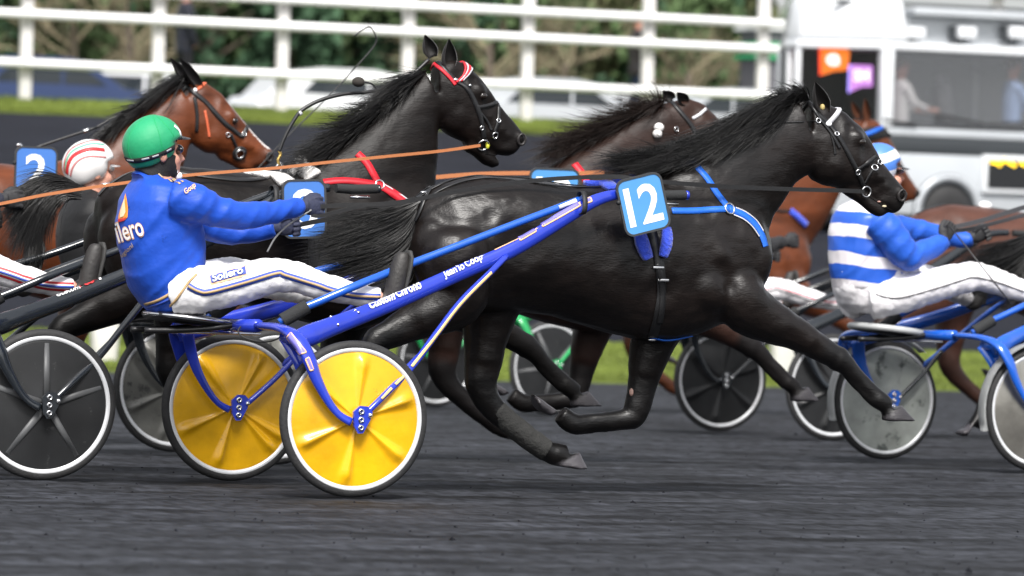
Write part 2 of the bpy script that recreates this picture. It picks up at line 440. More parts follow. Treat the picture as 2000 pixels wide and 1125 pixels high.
def bare_tree(px_, y, h, label, seed):
    x = at_y(px_, 300, y).x; z = gz(y); r_ = random.Random(seed)
    t = thing('bare_tree', label, 'tree', None, (x,y,z), 'leafless trees behind the rail')
    bm = bmesh.new(); bt = bmesh.new(); tube(bm, [(x,y,z-.1), (x+.1,y,z+h*.35), (x+.05,y,z+h*.6)], [.14,.11,.07], 8)
    def br(p, d, l, rad, lev):
        q = p+d*l; mid = p+d*l*.5+Vector((r_.gauss(0,.06), r_.gauss(0,.06), r_.gauss(0,.06)))*l
        tube(bt, [p, mid, q], [rad, rad*.75, rad*.5], 5, caps=False)
        if lev:
            for _ in range(3):
                nd = (d+Vector((r_.gauss(0,.6), r_.gauss(0,.6), r_.gauss(.1,.4)))).normalized()
                br(p.lerp(q, r_.uniform(.35,1)), nd, l*r_.uniform(.5,.75), rad*.55, lev-1)
    for k in range(8):
        a = r_.uniform(0,6.28); br(Vector((x+.05,y,z+h*r_.uniform(.28,.6))), Vector((math.cos(a), math.sin(a)*.7, r_.uniform(.3,1.1))).normalized(), h*.3, .05, 3)
    obj('trunk', bm, M_bark, t); obj('branches', bt, M_twig, t)
hz = [(-30,109,0),(60,108,1),(140,109,0),(230,108,1),(310,109,0),(400,108,1),(480,109,0),(560,108,0),(640,109,1),(720,109,0),(800,108,1),(880,109,0),(950,109,0),(1030,109,1),(1110,109,0),(1180,110,2),(1260,109,0),(1340,109,1),(1420,110,0),(-90,112,0),(20,110,1),(95,113,0),(190,111,0),(270,114,2),(350,110,0),(440,112,1),(520,113,0),(600,110,1),(680,112,0),(760,111,0),(840,113,1),(910,110,0),(985,112,2),(1060,115,0),(1140,113,1),(1215,112,0),(1300,115,1),(1375,113,2),(1450,114,0),(1530,116,1)]
for i, (px_, y, k) in enumerate(hz):
    hh = 7.6 if px_ < 1010 else rnd.uniform(4.3, 4.9)
    if px_ < 500 : hh = 8.2
    side = ['dark green evergreen tree', 'mid green bushy tree', 'olive green loose tree'][k]
    tree(px_, y, hh*rnd.uniform(.95,1.08), 1.35, k, side+' in the row behind the parked cars', 100+i, cone=(k == 0))
for i, (px_, y) in enumerate([(130,106),(240,106),(945,106),(1095,105),(1335,106)]):
    bare_tree(px_, y, 4.6 if px_ < 1000 else 3.9, 'leafless pale-branched tree standing behind the white rail', 300+i)

# ------------------------------------------------------------------ parked cars
def car(px_, y, col, label, name='parked_car', van=False, head=1):
    x = at_y(px_, 200, y).x; z = gz(y)
    t = thing(name, label, 'car', None, (x,y,z), 'cars parked behind the rail')
    m = mat('car_paint', col, .25, .2, coat=.8)
    h = 1.9 if van else 1.46
    lo = [(-2.05,.35), (-2.1,.75), (-1.95,.95), (-1.2,1.0), (1.0,.98), (1.75,.86), (2.08,.68), (2.1,.35)]
    roof = [(-1.85,.95), (-1.45,h-.08), (-.9,h), (.1,h), (.45,h-.06), (1.15,.97)] if not van else [(-2.0,.95), (-1.95,h-.05), (-1.5,h), (.7,h), (1.0,h-.1), (1.6,.95)]
    def prism(bm, prof, w0, w1, zs):
        rs = []
        for yy, s in ((-w1,.96), (-w0,1), (w0,1), (w1,.96)):
            rs.append([bm.verts.new((x+head*px2*s, y+yy, z+pz)) for px2, pz in prof])
        skin(bm, rs)
    bm = bmesh.new(); prism(bm, lo, .84, .9, 0); o = obj('body', bm, m, t); sharp(o, 30)
    bm = bmesh.new(); prism(bm, roof, .66, .74, 0); o = obj('roof', bm, m, t); sharp(o, 30)
    for sy in (-1, 1):
        for a, b in ((-.78, -.02), (.04, .8)):
            bm = bmesh.new()
            f = lambda u: (h-.14)
            q = [(a if a > -.7 else a-.45, 1.0), (a if a > -.7 else a-.12, h-.14), (b if b < .5 else b-.45, h-.14), (b, 1.0)]
            vs_ = [bm.verts.new((x+head*px2, y+sy*(.755-.0*(pz-1)), z+pz)) for px2, pz in q]
            v2 = [bm.verts.new((x+head*px2, y+sy*.70, z+pz)) for px2, pz in q]
            skin(bm, [v2, vs_]); obj('window', bm, M_glassd, t, smooth=False)
    for wx in (-1.3, 1.3):
        for sy in (-1, 1):
            bm = bmesh.new(); lathe_y(bm, Vector((x+wx, y+sy*.8, z+.31)), [(.0,-.1), (.2,-.1), (.31,-.09), (.32,0), (.31,.09), (.2,.1), (0,.1)], 24); obj('wheel', bm, M_black, t)
W_, SIL, BLU, RED, GRY = (.75,.76,.78), (.5,.52,.55), (.03,.05,.13), (.35,.03,.03), (.06,.07,.08)
car(20, 96, RED, 'red car at the far left of the car park row')
car(95, 91.5, BLU, 'dark blue car parked nearest behind the left end of the rail')
car(255, 95, W_, 'white car parked between the left fence posts')
car(690, 91, W_, 'white car parked beside the black horse with red browband')
car(840, 96, GRY, 'dark grey car parked behind the black horse with red browband', head=-1)
car(1085, 91, SIL, 'silver car parked nearest behind the rail, ahead of the black nose')
car(1190, 94.5, W_, 'white car parked beyond the silver car')
car(1400, 92, SIL, 'pale silver car parked just left of the white van', head=-1)
car(1500, 96, W_, 'white car half hidden by the edge of the race van')

# low stand and kiosk beyond
def block(name, label, cat, px0, px1, y, zt, zb, m, extra=None, dep=4):
    x0, x1 = at_y(px0,100,y).x, at_y(px1,100,y).x
    t = thing(name, label, cat, None, ((x0+x1)/2, y, zb))
    bm = bmesh.new(); box(bm, ((x0+x1)/2, y+dep/2, (zt+zb)/2), x1-x0, dep, zt-zb, bev=.05); obj('wall', bm, m, t, smooth=False)
    if extra:
        for nm, za, zc, mm in extra:
            bm = bmesh.new(); box(bm, ((x0+x1)/2, y+dep/2-.02, (za+zc)/2), x1-x0+.2, dep+.2, zc-za, bev=.03); obj(nm, bm, mm, t, smooth=False)
    return t
M_redtrim = mat('red_trim', (.45,.1,.09), .6); M_green = mat('green_trim', (.02,.30,.11), .5); M_grey = mat('grey_panel', (.10,.10,.11), .6, var=.1, vscale=2)
zz = lambda py, y: at_y(1350, py, y).z
block('stand', 'long low white stand with a red fascia beyond the trees', 'building', 1130, 1480, 165, zz(-60,165), gz(165), mat('stand_wall', (.42,.41,.42), .7, var=.3, vscale=.3), [('fascia', zz(14,165), zz(2,165), M_redtrim), ('roof', zz(-48,165), zz(-64,165), M_white)])
block('kiosk', 'dark kiosk with two green bands behind the rail beside the van', 'kiosk', 1478, 1530, 97, zz(50,97), gz(97), M_grey, [('band', zz(84,97), zz(76,97), M_green), ('band', zz(109,97), zz(101,97), M_green), ('roof', zz(52,97), zz(44,97), M_white)], dep=.8)

# loose sand thrown up on the near track
M_clod = mat('sand_clod', (.009,.0095,.012), .95, spec=.1)
bm = bmesh.new()
for k in range(500):
    y = 17.5+31*rnd.random()**1.6; px_ = rnd.uniform(-60, 2060); x = at_y(px_, 800, y).x; s = rnd.uniform(.003,.008)*(2.4 if rnd.random() < .03 else 1)
    c = Vector((x, y, s*.25)); ps = [c+Vector((rnd.uniform(.7,1.4)*s*math.cos(a), rnd.uniform(.7,1.4)*s*math.sin(a), rnd.uniform(-.3,.2)*s)) for a in (0.3,1.6,2.8,4.1,5.3)]
    vs_ = [bm.verts.new(p) for p in ps]; tp = bm.verts.new(c+Vector((rnd.gauss(0,.3)*s, rnd.gauss(0,.3)*s, s*rnd.uniform(.6,1.1))))
    for i in range(5): bm.faces.new((vs_[i], vs_[(i+1) % 5], tp))
o = obj('loose_sand', bm, M_clod, smooth=False); tag(o, 'crumbs of black sand scattered over the near track', 'sand', kind='stuff')
# ------------------------------------------------------------------ horses
A = Rig(8.70, 24.27)
def LP(rig, a, yl=0.): return rig.L(a[0], a[1], yl)
HW = 0.93
trunkA_px = [(798,405,480,.07),(818,383,545,.16),(860,357,590,.235),(930,342,612,.275),(1000,346,606,.285),(1080,357,618,.29),(1160,366,642,.30),(1240,357,664,.285),(1300,338,670,.26),(1360,340,655,.24),(1420,362,628,.22),(1468,405,592,.18),(1495,455,545,.10)]
neckA_px = [((1235,352),(1440,610),.19),((1300,318),(1490,478),.165),((1370,284),(1505,425),.13),((1440,246),(1530,392),.105),((1505,212),(1553,358),.088),((1558,196),(1585,338),.082)]
headA_px = [((1578,198),(1578,335),.075),((1612,202),(1588,353),.092),((1646,219),(1612,363),.10),((1677,245),(1640,368),.098),((1701,281),(1664,371),.078),((1721,315),(1686,376),.062),((1742,344),(1702,388),.054),((1758,363),(1716,402),.056),((1766,379),(1726,410),.052),((1764,396),(1738,416),.042),((1755,410),(1745,417),.02)]
chinA_px = [((1650,358),.045),((1682,384),.036),((1702,403),.034),((1719,413),.03),((1730,414),.016)]
def secs(rig, L_): return [(LP(rig,a), LP(rig,b), hw) for a, b, hw in L_]
trunkA = [(LP(A,(x,t)), LP(A,(x,b)), hw*HW) for x, t, b, hw in trunkA_px]
neckA = secs(A, neckA_px); headA = secs(A, headA_px); chinA = [(LP(A,p), r) for p, r in chinA_px]
# legs: (points in pixels with radius), y of the leg plane, index where the hoof starts
def leg(rig, pts, y0, y1=None):
    n = len(pts); out = []
    for i, (px_, py, r) in enumerate(pts):
        y = y0+(y1-y0)*i/(n-1) if y1 is not None else y0
        out.append((rig.L(px_, py, y), r))
    return out
legsA = {
 'nf': (leg(A, [(1415,520,.12),(1450,592,.128),(1500,625,.105),(1555,652,.078),(1600,680,.060),(1637,702,.052),(1655,717,.046),(1680,742,.036),(1705,768,.036),(1716,780,.042),(1737,796,.038)], -.105, -.15), (1759,790),(1723,807),(1786,822),(1722,823)),
 'ff': (leg(A, [(1330,560,.13),(1300,615,.125),(1278,660,.108),(1264,705,.088),(1254,750,.068),(1246,790,.062),(1236,814,.055),(1200,822,.043),(1155,825,.042),(1122,828,.048),(1094,808,.040)], .15, .17), (1086,802),(1074,812),(1036,768),(1052,800)),
 'nh': (leg(A, [(880,440,.2),(885,520,.185),(890,575,.15),(850,608,.115),(800,633,.085),(760,653,.066),(732,667,.058),(718,695,.048),(690,760,.042),(668,815,.042),(655,838,.046),(640,855,.038)], -.13, -.15), (634,862),(624,850),(588,872),(615,888)),
 'fh': (leg(A, [(930,460,.2),(962,545,.175),(955,610,.135),(948,665,.100),(943,715,.086),(940,750,.075),(954,785,.060),(990,822,.048),(1035,858,.048),(1070,882,.046),(1086,887,.050),(1106,889,.044)], .13, .12), (1129,883),(1087,897),(1149,918),(1087,910)),
}
def hoof_pts(rig, y, four): return [rig.L(p[0], p[1], y) for p in four]
for k, v in list(legsA.items()):
    y = v[0][-1][0].y; legsA[k] = (v[0], hoof_pts(A, y, v[1:]))
# muscle masses on both sides: (path of (point px, radius)), y
muscA_px = [([(1318,395,.06),(1355,440,.085),(1400,500,.095),(1438,556,.078)], .14), ([(1330,520,.09),(1372,560,.115),(1415,592,.10)], .13), ([(1462,455,.09),(1470,505,.10),(1462,560,.09)], .085),
            ([(848,430,.09),(845,470,.11),(855,520,.12),(880,565,.10)], .115), ([(930,400,.10),(960,470,.12),(985,530,.10),(985,570,.07)], .150)][:5]
muscA_px.pop(4); muscA_px = [m for m in muscA_px]
muscA = [([(A.L(x,y,-yl), r) for x, y, r in pts], yl) for pts, yl in muscA_px]
def shift(L_, dx, dz, s=1.0, rot=0.):
    def f(v):
        q = Vector((v.x*s+dx, v.y*s, v.z*s+dz)); return q
    out = []
    for e in L_:
        if isinstance(e[0], list): out.append(([(f(p), r*s) for p, r in e[0]], e[1]*s))
        elif len(e) == 3: out.append((f(e[0]), f(e[1]), e[2]*s))
        else: out.append((f(e[0]), e[1]*s))
    return out
def hoof_mesh(bm, four, wy=.058):
    """four: coronet front, coronet back, toe, heel -> a tapered hoof block."""
    cf, cb, toe, heel = four
    def rg(a, b, w_, n=14):
        c = (a+b)/2; h = (a-b)/2; return ring(bm, c, h, YV*w_, n, 2.4)
    mid1 = (cf.lerp(toe,.5), cb.lerp(heel,.5))
    skin(bm, [rg(cf+ (cf-cb)*.06, cb, wy*.72), rg(*mid1, wy*.86), rg(toe, heel, wy)])
def build_horse_mesh(trunk, neck, head, chin, legs, musc, ears, voxel, fine):
    bm = bmesh.new()
    slab(bm, trunk, 28, 2.15); slab(bm, neck, 24, 2.1); slab(bm, head, 24, 2.3)
    # cheeks (the round jaw plate)
    a, b, hw = head[2]; c = a.lerp(b, .68); ell(bm, c, .115, hw*1.03, .115)
    tube(bm, [p for p, r in chin], [r for p, r in chin], 12, fy=1.15)
    for key, (pts, hf) in legs.items():
        q = curve([Vector((*p, r)) for p, r in pts], 4); q[0] = q[0].copy(); q[0].w *= .35; q[1].w *= .78; q[2].w *= .94
        fy = [1.0 if i < len(q)*.35 else .86 for i in range(len(q))]
        tube(bm, [v.xyz for v in q], [v.w+.004 for v in q], 14, fy=fy)
        hoof_mesh(bm, hf)
        if len(pts) > 11 and key in ('nh','fh'):      # point of the hock, behind the joint
            h0, h1, h2 = pts[5][0], pts[6][0], pts[7][0]; bk = ((h1-h0).normalized()-(h2-h1).normalized()); bk = bk.normalized() if bk.length > .05 else Vector((-1,0,0))
            if key in ('nh','fh'): tube(bm, [h1-bk*0+ (h0-h1)*.3, h1+bk*.045+(h0-h1)*.18, h1+bk*.056], [.03,.028,.018], 10)
        if key in ('nf','ff'):
            kn = 5 if key == 'nf' else 6; ell(bm, pts[kn][0], .060,.052,.062)
        # flexor tendon behind the cannon, fetlock and pastern
        j0, j1 = {'nf':(6,9),'ff':(6,9),'nh':(7,10),'fh':(6,9)}[key]
        pa, pb = pts[j0][0], pts[j1][0]; d_ = (pb-pa).normalized(); bk = Vector((-d_.z, 0, d_.x)); bk = -bk if (bk.x > 0) == (key != 'ff') else bk
        ra = (pts[j0][1]+pts[j1][1])/2
        tube(bm, [pa+bk*ra*.72, pa.lerp(pb,.3)+bk*ra*.86, pa.lerp(pb,.7)+bk*ra*.86, pb+bk*ra*.75], [.014,.016,.016,.018], 10)
        p = pts[-2][0]; ell(bm, p, pts[-2][1]*1.02, pts[-2][1]*.95, pts[-2][1]*1.02)
    for pts, yl in musc:
        for s in (-1, 1):
            q = curve([Vector((p.x, s*yl, p.z, r)) for p, r in pts], 4); n_ = len(q)
            tube(bm, [v.xyz for v in q], [v.w*math.sin(math.pi*(.06+.88*i/(n_-1)))**.4 for i, v in enumerate(q)], 16)
    me = remesh(bm, voxel, int(round(6*(.0095/voxel)**1.5)))
    zb = min(b.z for a, b, w_ in trunk)+.03; xh = head[0][0].x-.12
    relax_where(me, lambda p: max(0., min(1., (p[2]-zb)/.12))*max(0., min(1., (xh-p[0])/.12+ (0 if p[2] > 1.25 else 1))), int(46*(.0095/voxel)**1.5)+6)
    return me
def ear_mesh(base, tip, w_, yb):
    """A hollow leaf-shaped ear from base to tip."""
    bm = bmesh.new(); d = tip-base; L_ = d.length; d.normalize(); sx = d.cross(YV).normalized(); rs = []
    for t, f in ((0,.55),(.12,.8),(.3,1.0),(.5,.92),(.7,.66),(.88,.32),(1.0,.05)):
        c = base+d*L_*t; r = w_*f; row = []
        for i in range(9):
            a = -2.3+4.6*i/8; row.append(bm.verts.new(c+sx*math.sin(a)*r - Vector((0,1,0))*yb*(math.cos(a))*r*.75))
        rs.append(row)
    for a, b in zip(rs, rs[1:]):
        for i in range(8): bm.faces.new((a[i], a[i+1], b[i+1], b[i]))
    bmesh.ops.solidify(bm, geom=bm.faces[:], thickness=.006)
    return bm
def coat_attr(me, base, dark, legs, muzzle, crest=None, blaze=None, var=.25, point=True):
    ca = me.color_attributes.new('coat', 'FLOAT_COLOR', 'POINT')
    segs = []
    for k, (pts, hf) in legs.items():
        kn = len(pts)-6
        for (p, r), (q, r2) in zip(pts[kn:], pts[kn+1:]): segs.append((p, q, max(r, r2)))
        segs.append((pts[-1][0], (hf[2]+hf[3])/2, .06))
    hoofs = [((h[2]+h[3]+h[0]+h[1])/4, (h[2]-h[3]).length*.62, h) for _, h in legs.values()]
    B, D = Vector(base), Vector(dark); mz, mr = muzzle
    for i, v in enumerate(me.vertices):
        p = v.co; f = 0.
        if point:
            for a, b, r in segs:
                ab = b-a; t = max(-.5, min(1, (p-a).dot(ab)/max(ab.dot(ab), 1e-6))); d = (p-(a+ab*t)).length
                f = max(f, max(0, min(1, (r*2.4-d)/(r*.9))))
            f = max(f, max(0, 1-(p-mz).length/mr))
        c = B.lerp(D, f)
        n_ = noise.noise(p*3.1)*.6+noise.noise(p*9)*.4+noise.noise(p*27)*.3
        c = c*(1+var*n_)
        for hc, hr, h in hoofs:
            # the horn below the coronet line
            if (p-hc).length < hr*1.5:
                e = (h[0]-h[1]).normalized(); up_ = ((h[0]+h[1])/2-(h[2]+h[3])/2).normalized(); s = (p-(h[0]+h[1])/2).dot(up_)
                if s < -.004: c = Vector((.062,.058,.064)) if s < -.012 else c.lerp(Vector((.062,.058,.064)), .5)
        if blaze:
            a, b, r = blaze; ab = b-a; t = max(0, min(1, (p-a).dot(ab)/ab.dot(ab))); d = (p-(a+ab*t)).length
            if d < r: c = Vector((.55,.52,.5))
        ca.data[i].color = (max(c.x,.001), max(c.y,.001), max(c.z,.001), 1)
def coat_mat(name, rough=.42, spec=.5, sheen=.25):
    m = mat(name, (.02,.02,.02), rough, var=.5, vscale=5, bump=.13, bscale=110, spec=spec, attr='coat', stretch=(.35,1,1.2), sheen=sheen, detail=10)
    m.node_tree.nodes['Principled BSDF'].inputs['Sheen Roughness'].default_value = .35
    m.node_tree.nodes['Principled BSDF'].inputs['Sheen Tint'].default_value = (.75,.7,.68,1)
    return m
M_coatb = coat_mat('black_coat', .37, .40, .0); M_coatk = coat_mat('soft_black_coat', .46, .22, .0); M_coatr = coat_mat('bay_coat', .42, .36, .0)
M_hair = mat('black_hair', (.009,.0085,.0085), .38, spec=.5); M_hairb = mat('brown_black_hair', (.018,.0105,.008), .42, spec=.45)
M_eye = mat('horse_eye', (.012,.008,.006), .05, spec=.9); M_nost = mat('nostril_dark', (.006,.005,.005), .6, spec=.2)
M_nrim = mat('nostril_rim', (.026,.023,.023), .45); M_pink = mat('mouth_pink', (.35,.20,.17), .4); M_teeth = mat('teeth', (.6,.52,.36), .35)
HS = {}
GROOVES = [(1010,470,.15,.022),(1288,565,.11,.02),(1335,375,.07,.014),(1385,405,.07,.016),(1440,440,.07,.014),(1262,440,.10,.014),(1270,500,.10,.012),(922,560,.08,.014),(832,500,.06,.012),(990,378,.06,-.014),(1395,640,.07,.012),(1100,520,.16,-.010),(1405,500,.07,-.008),(905,430,.09,-.01),(955,420,.05,.010),(1425,560,.05,.010),(1000,575,.07,.012)]
def horse(key, rig, name, label, D, coat, m_coat, m_hair, voxel=.012, fine=False, eye=None, nostril=None, ears=(), mane=None, tail=None, dx=0., dz=0., mouth=None):
    trunk, legs, musc = D['trunk'], D['legs'], D['musc']
    base = (trunk[6][0].x, 0, 0)
    t = thing(name, label, 'horse', rig, base)
    me = build_horse_mesh(trunk, D['neck'], D['head'], D['chin'], legs, musc, ears, voxel, fine)
    hd = D['head']
    nose = hd[-3][0].lerp(hd[-3][1], .4)
    ops = []
    ex = hd[3][0].lerp(hd[3][1], .27); sd_ = hd[3][2]
    for s in (-1, 1):
        ops += [(ex+Vector((-.012, s*sd_*.95, .028)), .06, Vector((0, s*.018, .008))), (ex+Vector((.035, s*sd_*.85, -.03)), .07, Vector((0, -s*.014, 0))),
                (hd[4][0].lerp(hd[4][1], .35)+Vector((0, s*hd[4][2]*.8, 0)), .09, Vector((0, -s*.012, 0))),
                (hd[1][0].lerp(hd[1][1], .25)+Vector((.03, s*.08, 0)), .07, Vector((0, -s*.015, 0))),
                (hd[5][0].lerp(hd[5][1], .55)+Vector((-.02, s*.06, 0)), .05, Vector((0, s*.007, 0)))]
        n0 = (hd[7][0].lerp(hd[7][1], .24)+hd[8][0].lerp(hd[8][1], .22))/2
        ops += [(n0+Vector((0, s*.05, .008)), .045, Vector((.004, s*.012, .004)))]
    if key in 'ABY':
        for s in (-1, 1):      # facial crest, hollow above the eye, jaw edge
            a_, b_ = hd[4][0].lerp(hd[4][1], .40), hd[6][0].lerp(hd[6][1], .42)
            for f in (0,.33,.66,1): c = a_.lerp(b_, f); ops.append((Vector((c.x, s*hd[5][2]*1.05, c.z)), .03, Vector((0, s*.007, 0)))); ops.append((Vector((c.x-.03, s*hd[5][2]*1.0, c.z-.045)), .045, Vector((0, -s*.010, 0))))
            c = hd[2][0].lerp(hd[2][1], .22); ops.append((Vector((c.x+.02, s*.07, c.z)), .035, Vector((0, -s*.014, 0))))
    if key == 'A':         # folds of skin behind the thigh, faint
        for k in range(4):
            q = A.L(848+k*3, 430+k*15, -.2)
            for s in (-1, 1): ops.append((Vector((q.x, s*.21, q.z)), .022, Vector((0, -s*.005, 0))))
    if key in 'AB':
        for x_, y_, r_, d_ in GROOVES:
            for s in (-1, 1):
                q = A.L(x_, y_, -.2); c = Vector((q.x+(-.06 if key == 'B' else 0), s*.23, q.z)); ops.append((c, r_, Vector((0, -s*d_, 0))))
    sculpt(me, ops)
    ruffle(me, .005, 6); ruffle(me, .0018, 19, (.7,1,1.2), 4.)
    coat_attr(me, coat[0], coat[1], legs, (nose, coat[2]), var=coat[3], point=coat[4], blaze=coat[5] if len(coat) > 5 else None)
    # hooves keep their own horn colour, inside the continuous skin
    o = obj('body', me, m_coat, t); S = Surf_local(me, rig, base); HS[key] = (t, S, rig, base)
    for s in (-1, 1):
        h, n_ = S.side(ex.x, ex.z, s)
        bm = bmesh.new(); ell(bm, h-n_*.004, .023, .015, .018, u=16, v=10); obj('eye', bm, M_eye, t)
        h, n_ = S.side(n0.x-.004, n0.z-.006, s)
        bm = bmesh.new(); q = n_.to_track_quat('Z', 'X').to_matrix()
        ell(bm, h-n_*.004, .02, .013, .008, Matrix.Rotation(R(35)*s, 3, 'Y') @ q if False else q, 14, 8); no = obj('nostril', bm, M_nost, t)
        bm = bmesh.new(); cs = [h+n_*.003+q @ Vector((math.cos(2*math.pi*k/20)*.027, math.sin(2*math.pi*k/20)*.020, 0)) for k in range(21)]; tube(bm, cs, [.0075 if 3 < k < 17 else .005 for k in range(21)], 8, caps=False); obj('rim', bm, M_nrim, no)
    for (bp, tp, w_, y, yb) in ears:
        b_, t_ = rig.L(*bp, y), rig.L(*tp, y*1.35); obj('ear', ear_mesh(b_, t_, w_, yb), M_ear[key] if key in M_ear else m_coat, t)
    if mane:
        bm = bmesh.new()
        for mn in (mane if isinstance(mane, list) else [mane]): strands(bm, [[rig.L(x, y, 0) if True else 0 for x, y in g] for g in mn['g']], mn['n'], **mn.get('k', {}))
        obj('mane', bm, m_hair, t)
    if tail:
        bm = bmesh.new(); g = tail['g']
        if 'px' in tail: g = [[rig.L(x, y, 0) for x, y in c] for c in g]
        strands(bm, g, tail['n'], **tail.get('k', {})); obj('tail', bm, m_hair, t)
    return t, S
class Surf_local(Surf):
    """Surface of a mesh already shifted to its thing's base; answers in lane coordinates."""
    def __init__(s, me, rig, base):
        b = Vector(base); s.t = BVHTree.FromPolygons([v.co+b for v in me.vertices], [tuple(p.vertices) for p in me.polygons]); s.rig = rig
M_ear = {}
me_ear = mat('black_ear', (.012,.010,.010), .6, sheen=.2); me_earr = mat('bay_ear', (.055,.02,.010), .6); me_hood = mat('dark_mesh_hood', (.03,.028,.03), .8)
M_ear.update({'A': me_ear, 'B': me_ear, 'C': me_ear, 'Y': me_hood, 'S': mat('chestnut_ear', (.13,.04,.015), .6)})

maneA = [dict(g=[[(1578,196),(1562,172),(1545,170),(1520,192)],[(1540,202),(1495,205),(1455,232),(1425,268)],[(1480,222),(1425,240),(1380,272),(1335,305)],[(1410,262),(1350,278),(1285,302),(1225,325)],[(1335,300),(1275,300),(1210,312),(1150,326)],[(1270,332),(1220,326),(1180,326),(1150,332)]], n=2600,
              k=dict(rad=.0013, seg=9, spread=.036, y=(-.11,.04), seed=3, clump=10, lmin=.5)),
         dict(g=[[(1545,205),(1510,235),(1470,262),(1440,290)],[(1480,228),(1435,262),(1390,292),(1350,318)],[(1410,268),(1350,300),(1290,320),(1235,338)],[(1340,305),(1280,318),(1225,332),(1170,338)]], n=1700,
              k=dict(rad=.0015, seg=9, spread=.022, y=(-.155,-.08), seed=4, clump=12, lmin=.6))]
tailA = dict(px=1, g=[[(812,392),(770,412),(715,430),(660,446),(610,462)],[(806,402),(768,432),(712,455),(650,472),(592,482)],[(804,412),(770,455),(712,485),(655,500),(600,508)],[(806,420),(790,470),(745,512),(690,528),(640,540)],[(808,428),(800,490),(775,540),(738,560),(700,560)]],
             n=2800, k=dict(rad=.0017, seg=10, spread=.036, y=(-.07,.06), seed=5, clump=12, lmin=.7, ysp=(0,0)))
DA = dict(trunk=trunkA, neck=neckA, head=headA, chin=chinA, legs=legsA, musc=muscA)
BLACKC = ((.0062,.0042,.0036), (.0038,.0033,.0033), .2, .6, True)
horse('A', A, 'horse', 'black trotting horse with blue breast strap wearing plate 12', DA, BLACKC, M_coatb, M_hair, .0095, True,
      ears=[((1612,222),(1592,160),.045,-.055,-1), ((1572,206),(1549,166),.042,.055,-1)], mane=maneA, tail=tailA)

def shifted(D, dx, dz, s=1.0, **kw):
    o = dict(trunk=shift(D['trunk'], dx, dz, s), musc=shift(D['musc'], dx, dz, s), legs={k: (shift(v[0], dx, dz, s), [Vector((p.x*s+dx, p.y*s, p.z*s+dz)) for p in v[1]]) for k, v in D['legs'].items()},
             neck=shift(D['neck'], dx, dz, s), head=shift(D['head'], dx, dz, s), chin=shift(D['chin'], dx, dz, s)); o.update(kw); return o
def gshift(g, rig_from, dx, dz): return [[rig_from.L(x, y, 0)+Vector((dx, 0, dz)) for x, y in c] for c in g]

# horse B: black, number 8
B = Rig(7.68, 25.66)
neckB = secs(B, [((580,322),(790,540),.19),((640,292),(832,450),.165),((695,248),(846,378),.135),((745,205),(853,310),.108),((790,165),(853,258),.09),((828,137),(856,235),.082)])
headB = secs(B, [((848,124),(850,228),.075),((882,114),(862,252),.092),((911,127),(885,270),.10),((938,155),(910,280),.098),((962,188),(930,287),.078),((985,218),(946,292),.062),((1003,238),(965,298),.054),((1017,254),(980,303),.056),((1022,266),(989,304),.052),((1018,280),(998,304),.042),((1008,293),(1000,302),.02)])
chinB = [(B.L(x,y), r) for x, y, r in ((912,278,.045),(934,296,.036),(950,310,.034),(965,318,.03),(975,318,.016))]
maneB = dict(g=[[(830,138),(800,150),(765,165),(735,190)],[(785,172),(750,190),(715,205),(690,235)],[(745,212),(705,225),(672,235),(645,222)],[(715,238),(665,255),(630,270),(600,285)],[(680,268),(630,290),(590,310),(555,330)],[(650,295),(600,310),(570,318),(520,318)]], n=2400, k=dict(rad=.0016, seg=9, spread=.042, y=(-.13,.04), seed=13, clump=10, lmin=.5))
dB = dict(neck=neckB, head=headB, chin=chinB)
horse('B', B, 'horse', 'black trotting horse with red breast strap and red browband wearing plate 8', shifted(DA, -.06, .0, 1.012, **dB), BLACKC, M_coatk, M_hair, .012,
      ears=[((878,134),(877,76),.042,-.05,-1), ((846,112),(830,68),.04,.05,-1)], mane=maneB,
      tail=dict(px=1, g=[[(158,365),(120,352),(80,352),(40,372),(5,400)],[(155,372),(112,362),(70,372),(30,405),(-10,450)],[(152,380),(110,375),(72,400),(45,450),(25,510)],[(152,390),(122,385),(95,420),(85,470),(85,520)]], n=2000, k=dict(rad=.0019, seg=10, spread=.03, y=(-.06,.05), seed=15, clump=14, lmin=.75, ysp=(0,0))))

# horse C: dark brown, between 8 and 12
C = Rig(9.71, 28.14)
neckC = secs(C, [((1040,345),(1240,480),.18),((1100,308),(1268,415),.155),((1160,272),(1288,370),.13),((1220,238),(1298,338),.105),((1275,212),(1306,312),.09),((1305,200),(1310,300),.082)])
headC = secs(C, [((1310,197),(1300,288),.075),((1342,191),(1312,312),.09),((1372,204),(1327,332),.097),((1397,228),(1343,346),.095),((1417,260),(1358,356),.076),((1432,293),(1377,366),.06),((1442,322),(1392,376),.053),((1449,344),(1402,386),.054),((1447,358),(1412,388),.05),((1440,370),(1420,388),.04),((1432,380),(1424,386),.02)])
chinC = [(C.L(x,y), r) for x, y, r in ((1345,345,.042),(1368,366,.034),(1385,382,.032),(1400,392,.028),(1410,392,.016))]
DARKB = ((.024,.0115,.0085), (.005,.004,.004), .2, .35, True)
maneC = dict(g=[[(1290,205),(1290,190),(1272,192),(1258,205)],[(1255,222),(1215,225),(1175,232),(1130,222)],[(1215,242),(1170,245),(1135,248),(1095,245)],[(1170,268),(1130,268),(1095,275),(1060,285)],[(1120,298),(1080,295),(1050,305),(1020,318)]], n=1800, k=dict(rad=.0018, seg=9, spread=.05, y=(-.12,.04), seed=23, clump=11, lmin=.5))
